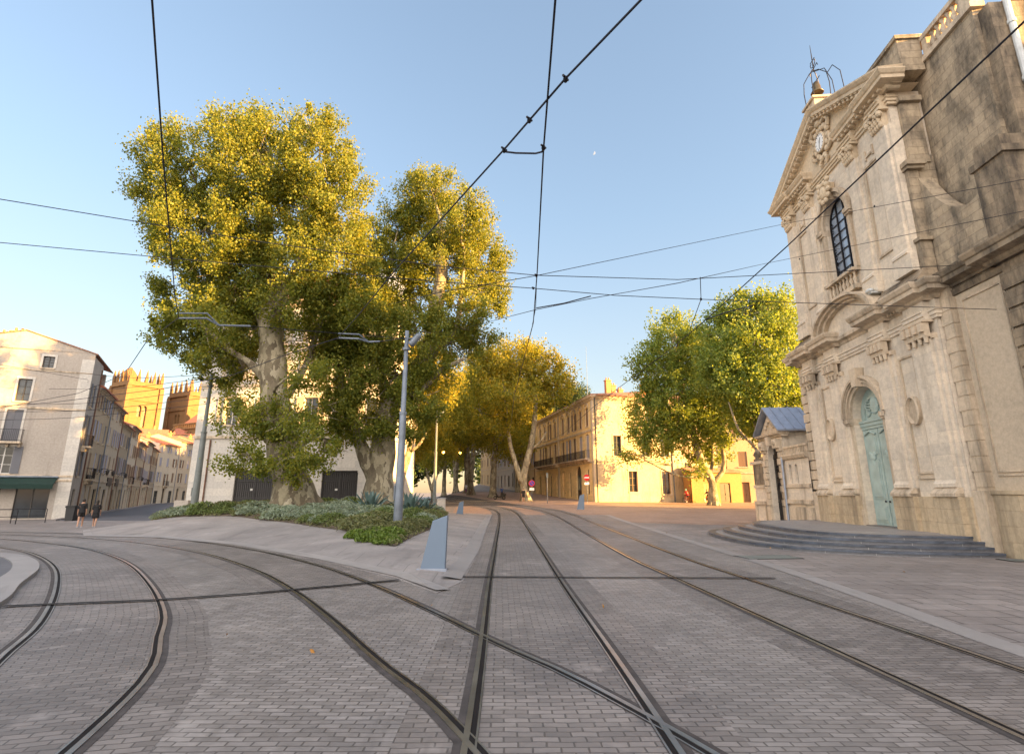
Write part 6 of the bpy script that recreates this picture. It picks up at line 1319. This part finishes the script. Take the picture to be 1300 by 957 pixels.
# bracket arms
def arm(label, pts, far):
    t = thing('bracket_arm', label, 'bracket', (0, 0, 0), 0, 'grey registration arms holding the curved wires'); m = MB(); m.tube(pts, .026, 8); m.tube([p+Vector((0, 0, .13)) for p in pts[:2]]+[pts[2]], .02, 6); m.build('arm', 'galv', t); m = MB(); m.tube([pts[-1], far], .01, 6); m.build('stay_cable', 'cable', t)
arm('pale registration arm holding the left contact wire before the tallest tree', [AtZ(227, 404, 5.95), AtZ(262, 404, 6.0), AtZ(278, 413, 5.9), AtZ(318, 414, 6.0)], Vector((-4.3, 22, 7.7)))
arm('pale registration arm next to the steel lamp post in the bed', [AtZ(429, 429, 5.95), AtZ(455, 430, 5.95), AtZ(468, 434, 5.95), AtZ(482, 433.5, 6.0)], Vector((LAMP1.x, 22, 7.75)))
LH = Vector((LAMP2.x, 36, 9.0))
for i, (z, zz, lab) in enumerate([(12.0, 9.1, 'highest of the span wires between corner house and twin floodlight pole'), (10.4, 8.9, 'second highest span wire between corner house and twin floodlight pole'), (8.9, 8.2, 'middle span wire between corner house and twin floodlight pole'), (8.2, 7.6, 'second lowest span wire between corner house and twin floodlight pole'), (7.4, 7.2, 'lowest span wire between corner house and twin floodlight pole')]):
    a = Vector((-38.5-i*1.5, 49.3-.78*i, z)); b = Vector((LAMP2.x, 36, zz)); mid = (a+b)/2-Vector((0, 0, .35)); wire(lab, [a]+crom([a, mid, b], 3)[1:-1]+[b], .016)
wire('wire crossing before the corner house front from the left edge', [AtY(-60, 456, 44), AtY(0, 463, 44), AtY(112, 482, 47), Vector((-37.7, 49.8, 11.2))], .016)

# ================================================================== PEOPLE AND BICYCLES
def person(label, loc, rz, hgt=1.74, pose='walk', shirt='cloth_black', legs='cloth_black', hair='hairm', short=True, extra=None, phase=1, dress=False):
    t = thing('person', label, 'person', loc, rz); s = hgt/1.75; J = {}; bo = []
    def add(n, p, r, par=None): J[n] = (Vector(p)*s, r*s, par)
    sit = pose == 'ride'; hz = .98 if sit else .93; lean = .22 if sit else .0
    add('pelvis', (0, 0, hz), .13); add('waist', (0, -.06*lean*4, hz+.16), .125, 'pelvis'); add('chest', (0, -.3*lean*2.4-.01, hz+.37), .145, 'waist'); add('neck', (0, -.4*lean*2.4, hz+.56), .06, 'chest'); add('head', (0, -.45*lean*2.4-.01, hz+.68), .09, 'neck'); add('crown', (0, -.45*lean*2.4, hz+.78), .075, 'head')
    for q, w in ((-1, phase), (1, -phase)):
        k = 'l' if q < 0 else 'r'
        sh = J['chest'][0]/s+Vector((q*.17, 0, .09)); add('sh'+k, sh, .065, 'chest')
        if sit: el = sh+Vector((q*.06, -.2, -.22)); wr = sh+Vector((q*.05, -.42, -.26))
        else: el = sh+Vector((q*.05, .07*w, -.29)); wr = sh+Vector((q*.06, .0*w-.06+.08*w, -.53))
        add('el'+k, el, .043, 'sh'+k); add('wr'+k, wr, .03, 'el'+k); pd = (wr-el).normalized(); add('pa'+k, wr+pd*.07, .034, 'wr'+k)
        for fi in range(4): o_ = Vector((.0, (fi-1.5)*.02, 0)); add('f%d%s' % (fi, k), wr+pd*(.1)+o_, .01, 'pa'+k); add('g%d%s' % (fi, k), wr+pd*(.16-.01*abs(fi-1))+o_*1.1+Vector((-q*.015, 0, 0)), .008, 'f%d%s' % (fi, k))
        add('t'+k, wr+pd*.05+Vector((-q*.01, -.045, 0)), .011, 'wr'+k); add('u'+k, wr+pd*.1+Vector((-q*.015, -.055, 0)), .009, 't'+k)
        hip = Vector((q*.09, 0, hz-.06)); add('hip'+k, hip, .095, 'pelvis')
        if sit: kn = hip+Vector((q*.03, -.34, -.2+.1*w)); an = kn+Vector((0, .1, -.42))
        else: kn = hip+Vector((0, -.13*w-.03, -.41)); an = hip+Vector((0, -.24*w+.06, -.80+.02*(1 if w < 0 else 0)))
        add('kn'+k, kn, .062, 'hip'+k); add('an'+k, an, .04, 'kn'+k); add('hl'+k, an+Vector((0, .04, -.05)), .035, 'an'+k); add('to'+k, an+Vector((0, -.15, -.06)), .032, 'an'+k)
    def skin(name, names, grow, mat, sub=2):
        idx = {n: i for i, n in enumerate(names)}; me = bpy.data.meshes.new(name); me.from_pydata([J[n][0] for n in names], [(idx[n], idx[J[n][2]]) for n in names if J[n][2] in idx], [])
        o = bpy.data.objects.new(name, me); COL.objects.link(o); me.update(); sm = o.modifiers.new('skin', 'SKIN')
        if not me.skin_vertices: me.attributes.new if False else None
        sv = me.skin_vertices[0].data if me.skin_vertices else None
        for n, i in idx.items(): r = J[n][1]*grow+(.008*s if grow > 1 else 0); sv[i].radius = (r, r); sv[i].use_root = (i == 0)
        o.modifiers.new('sub', 'SUBSURF').levels = sub; o.modifiers['sub'].render_levels = sub
        dg = bpy.context.evaluated_depsgraph_get(); nm = bpy.data.meshes.new_from_object(o.evaluated_get(dg)); o.modifiers.clear(); o.data = nm; nm.materials.clear(); nm.materials.append(M[mat]); nm.polygons.foreach_set('use_smooth', [True]*len(nm.polygons)); o.parent = t; return o
    body = skin('body', list(J), 1, 'skin')
    ch = J['chest'][0]; up = (J['neck'][0]-ch).normalized(); J['chest'] = (ch, .165*s, 'waist'); J['waist'] = (J['waist'][0], .155*s, 'pelvis'); J['yoke'] = (ch+up*.1*s, .125*s, 'chest'); J['collar'] = (ch+up*.155*s, .075*s, 'yoke')
    for q in 'lr': J['sh'+q] = (J['sh'+q][0], .078*s, 'yoke'); J['th'+q] = (J['hip'+q][0].lerp(J['kn'+q][0], .62), .088*s, 'hip'+q)
    J['belt'] = (J['pelvis'][0]+Vector((0, 0, .09*s)), .13*s, 'pelvis')
    skin('shirt', ['waist', 'pelvis', 'chest', 'yoke', 'collar', 'shl', 'shr', 'ell', 'elr'], 1.1, shirt)
    skin('shorts' if short else 'trousers', ['pelvis', 'belt', 'hipl', 'hipr']+(['thl', 'thr'] if short else ['knl', 'knr', 'anl', 'anr']), 1.14, legs)
    m = MB(); hd = J['head'][0]; m.blob(hd+Vector((0, .025, .04))*s, (.095*s, .1*s, .115*s), 14); m.build('hair' if not extra else 'helmet', hair if not extra else extra, t, True)
    if dress:
        m = MB(); pz = J['pelvis'][0].z; m.lathe([(.15*s, pz+.14*s), (.17*s, pz), (.2*s, pz-.2*s), (.21*s, pz-.36*s)], 0, .0, 16, sy=.8); m.build('dress_skirt', legs, t, True); m = MB(); m.blob(hd+Vector((0, .06, -.06))*s, (.08*s, .06*s, .17*s), 12); m.build('long_hair', hair, t, True)
    m = MB()
    for q in (-1, 1): m.blob(hd+Vector((q*.035, -.085, .012))*s, .012*s, 8)
    m.build('eyes', 'black', t)
    m = MB(); m.blob(hd+Vector((0, -.1, -.015))*s, (.014*s, .02*s, .025*s), 8); m.build('nose', 'skin', t); m = MB(); m.box(-.025*s, .025*s, -.096*s, -.08*s, -.052*s, -.042*s, xf=Matrix.Translation(hd)); m.build('mouth', 'cloth_red', t)
    m = MB()
    for k in 'lr': a = J['an'+k][0]; m.blob(a+Vector((0, -.06, -.06))*s, (.045*s, .13*s, .045*s), 10)
    m.build('shoes', 'cloth_black' if not short else 'cloth_white', t, True); return t
def bicycle(label, loc, rz, grp='bicycles being ridden'):
    t = thing('bicycle', label, 'bicycle', loc, rz, grp)
    for y in (-.52, .52):
        m = MB(); n = 24; ring = [(0, y+.33*math.cos(2*PI*k/n), .35+.33*math.sin(2*PI*k/n)) for k in range(n+1)]; m.tube(ring, .02, 6, False); w = m.build('wheel', 'rubber', t); m = MB()
        for k in range(9): a = PI*k/9; m.tube([(0, y+.32*math.cos(a), .35+.32*math.sin(a)), (0, y-.32*math.cos(a), .35-.32*math.sin(a))], .003, 4)
        m.tube([(-.05, y, .35), (.05, y, .35)], .025, 8); m.build('spokes', 'steel', w)
    m = MB()
    for a, b in (((0, .52, .35), (0, .1, .32)), ((0, .52, .35), (0, .2, .82)), ((0, .1, .32), (0, .22, .95)), ((0, .1, .32), (0, -.36, .78)), ((0, .2, .82), (0, -.36, .85)), ((0, -.52, .35), (0, -.38, .78)), ((0, -.38, .78), (0, -.34, 1.02))): m.tube([a, b], .018, 6)
    m.build('frame', 'red', t); m = MB(); m.tube([(-.28, -.28, 1.05), (-.2, -.36, 1.03), (.2, -.36, 1.03), (.28, -.28, 1.05)], .015, 6); m.build('handlebar', 'iron', t)
    m = MB(); m.blob((0, .24, .97), (.08, .14, .04), 10); m.build('saddle', 'black', t); m = MB(); m.lathe([(.09, -.01), (.09, .01)], 0, 0, 14, xf=Matrix.Translation((.05, .1, .32)) @ Matrix.Rotation(PI/2, 4, 'Y')); m.tube([(.05, .1, .32), (.09, -.05, .25), (.15, -.05, .25)], .01, 5); m.build('crank', 'iron', t)
def ground_at(u, Y): p = AtY(u, 640, Y); return (p.x, Y, zt(p.x, Y))
person('person in black t-shirt and dark shorts walking towards the lane', ground_at(106, 38.0), rad(210), 1.74)
person('person in short black dress with bare legs walking beside another walker', ground_at(124, 38.3), rad(205), 1.66, phase=-1, dress=True)
person('person in dark clothes standing at the foot of the V-shaped plane trunk', ground_at(664.5, 73.5), rad(10), 1.75, pose='walk', short=True, phase=.4)
c1 = ground_at(591, 112); person('person in pale shirt riding a bicycle away along the boulevard', c1, rad(10), 1.75, 'ride', 'cloth_white', 'cloth_blue', short=False); bicycle('bicycle ridden along the dark boulevard road', c1, rad(10))
person('person in blue shirt standing by the dark boulevard terrace', ground_at(637, 90), rad(160), 1.75, 'walk', 'cloth_blue', 'cloth_black', short=False, phase=.5)
c2 = ground_at(874, 79.2); person('person with cyan helmet and red top on a bicycle before the orange lean-to', c2, rad(-80), 1.75, 'ride', 'cloth_red', 'cloth_black', extra='cloth_cyan'); bicycle('bicycle under the cyan helmeted rider before the orange lean-to', c2, rad(-80))
c3 = ground_at(900.5, 78.0); person('person in black riding a bicycle behind the lone forked tree', c3, rad(-70), 1.75, 'ride', 'cloth_black', 'cloth_black', short=False); bicycle('bicycle with red frame half hidden by the lone tree trunk', c3, rad(-70))
def motorbike():
    p = ground_at(634, 84); t = thing('motor_scooter', 'dark parked scooter beside the boulevard tree trunk', 'scooter', p, rad(80)); m = MB()
    m.prism([(-.7, .35), (-.2, .28), (.35, .28), (.55, .75), (.5, 1.0), (.35, .75), (.2, .45), (-.15, .5), (-.3, .8), (-.95, .85), (-.9, .6)], -.16, .16, xf=Matrix.Rotation(PI/2, 4, 'Z')); m.build('body', 'black', t)
    for y in (-.62, .62):
        m = MB(); n = 20; m.tube([(0, y+.2*math.cos(2*PI*k/n), .27+.2*math.sin(2*PI*k/n)) for k in range(n+1)], .07, 8, False); w = m.build('wheel', 'rubber', t)
    m = MB(); m.tube([(-.32, .5, 1.05), (0, .48, 1.0), (.32, .5, 1.05)], .02, 6); m.build('handlebar', 'iron', t); m = MB(); m.blob((0, -.5, .9), (.14, .34, .06), 12); m.build('saddle', 'black', t)
motorbike()
# orange lights glimpsed under the boulevard trees
for i, (u, v, Y) in enumerate([(563, 574, 112), (584, 575, 112)]):
    p = AtY(u, v, Y); t = thing('signal_lamp', ['left glowing amber lamp hanging under the boulevard trees', 'right glowing amber lamp hanging under the boulevard trees'][i], 'lamp', tuple(p)); m = MB(); m.box(-.3, .3, -.02, .25, -.4, .4); m.build('housing', 'black', t); m = MB(Matrix.Rotation(PI/2, 4, 'X')); m.lathe([(.24, .02), (.2, .08), (.05, .12)], 0, 0, 14); m.build('lens', 'amber', t); m = MB(); m.tube([(0, .1, .4), (0, .1, 3.2)], .025, 5); m.build('hanger', 'iron', t)
# fallen leaves
P = np.array([(random.uniform(-5, 9), random.uniform(7, 30), 0) for _ in range(11)], np.float32); P[:, 2] = [zt(x, y)+.035 for x, y, _ in P]
o = leaf_mesh('fallen_leaves', P, .055, 'dryleaf', None, shape=.55); tag(o, 'few dry orange leaves lying on the setts and tracks', 'leaves', kind='stuff')
# the waxing moon
def moon():
    p = Vector(ray(753.5, 194)).normalized()*2300; t = thing('moon', 'small pale half moon in the blue sky right of the central wire', 'moon', tuple(p)); n = 18; R = 7.5; m = MB(); X = Matrix.Rotation(rad(20), 4, 'Y')
    for k in range(n):
        t0, t1 = PI*k/n, PI*(k+1)/n; q = [(R*math.sin(t0), R*math.cos(t0)), (R*math.sin(t1), R*math.cos(t1)), (R*.12*math.sin(t1), R*math.cos(t1)), (R*.12*math.sin(t0), R*math.cos(t0))]
        vs = [(x, -1.5, z) for x, z in q]+[(x, 1.5, z) for x, z in q]; m.add(vs, [(0,1,2,3), (7,6,5,4), (0,4,5,1), (2,6,7,3)], X)
    m.build('lit_limb', 'moonlight', t)
M['moonlight'] = emit('moonlight', (.9, .92, .95), .1); M['moonlight'].node_tree.nodes['Principled BSDF'].inputs['Base Color'].default_value = (.02, .02, .02, 1)
moon()

# ================================================================== CAMERA, SUN, SKY
cam = bpy.data.cameras.new('camera'); co = bpy.data.objects.new('camera', cam); COL.objects.link(co); SC.camera = co
cam.sensor_width = 36; cam.lens = FPX/1300*36; cam.shift_y = -(957/2-PCY)/1300; cam.clip_end = 6000; cam.clip_start = .1
co.location = (0, 0, EYE); co.rotation_euler = (PI/2+PITCH, 0, 0)
SKY_TINT = (1.06, 1.0, .95); FILL_GLOW = (5.7, 4.8, 4.05)
SUN_AZ, SUN_EL = 111.0, 10.0                                             # clockwise from +Y (the view direction), and height
w = bpy.data.worlds.new('World'); SC.world = w; w.use_nodes = True; nt = w.node_tree; bg = nt.nodes['Background']
sky = nt.nodes.new('ShaderNodeTexSky'); sky.sky_type = 'NISHITA'; sky.sun_disc = False; sky.sun_elevation = rad(SUN_EL); sky.sun_rotation = rad(SUN_AZ)
sky.altitude = 50; sky.air_density = 1.0; sky.dust_density = 1.0; sky.ozone_density = 1.5
tc = nt.nodes.new('ShaderNodeTexCoord'); sx = nt.nodes.new('ShaderNodeSeparateXYZ'); L(nt, tc.outputs['Generated'], sx.inputs[0])
# added glow in the unseen southern sky behind the viewer, lifting the shade
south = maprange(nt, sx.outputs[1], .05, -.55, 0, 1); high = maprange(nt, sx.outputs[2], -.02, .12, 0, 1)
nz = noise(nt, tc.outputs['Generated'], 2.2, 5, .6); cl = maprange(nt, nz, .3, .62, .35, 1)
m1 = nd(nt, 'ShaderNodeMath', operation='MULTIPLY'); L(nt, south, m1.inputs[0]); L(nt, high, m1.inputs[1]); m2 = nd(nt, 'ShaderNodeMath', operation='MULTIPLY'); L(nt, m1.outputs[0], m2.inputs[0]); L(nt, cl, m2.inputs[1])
tint = mixc(nt, 1, sky.outputs[0], SKY_TINT, 'MULTIPLY'); hs = nd(nt, 'ShaderNodeHueSaturation'); hs.inputs['Saturation'].default_value = .88; L(nt, tint, hs.inputs['Color'])
bw = nd(nt, 'ShaderNodeRGBToBW'); L(nt, hs.outputs[0], bw.inputs[0]); dv = nd(nt, 'ShaderNodeMath', operation='MULTIPLY_ADD'); L(nt, bw.outputs[0], dv.inputs[0]); dv.inputs[1].default_value = .36; dv.inputs[2].default_value = 1
hz = mixc(nt, maprange(nt, sx.outputs[2], .0, .45, 1, 0), (1, 1, 1), (1.14, .98, .93)); hw = mixc(nt, 1, hs.outputs[0], hz, 'MULTIPLY')
vd = nd(nt, 'ShaderNodeVectorMath', operation='DIVIDE'); L(nt, hw, vd.inputs[0]); L(nt, dv.outputs[0], vd.inputs[1])
fill_glow = mixc(nt, m2.outputs[0], (0, 0, 0), FILL_GLOW); tot = mixc(nt, 1, vd.outputs[0], fill_glow, 'ADD')
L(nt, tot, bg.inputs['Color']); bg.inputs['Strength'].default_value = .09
sl = bpy.data.lights.new('sun', 'SUN'); sl.energy = 4.6; sl.angle = rad(.5); sl.color = (1, .56, .17); so = bpy.data.objects.new('sun', sl); COL.objects.link(so)
d = Vector((math.sin(rad(SUN_AZ))*math.cos(rad(SUN_EL)), math.cos(rad(SUN_AZ))*math.cos(rad(SUN_EL)), math.sin(rad(SUN_EL))))
so.rotation_euler = d.to_track_quat('Z', 'Y').to_euler(); so.location = (60, -20, 60)
vs = SC.view_settings; vs.view_transform = 'Standard'; vs.look = 'None'; vs.gamma = 1; vs.use_curve_mapping = False; vs.exposure = 2.9
SC.cycles.max_bounces = 10; SC.cycles.diffuse_bounces = 7; SC.cycles.transmission_bounces = 8; SC.cycles.use_denoising = True
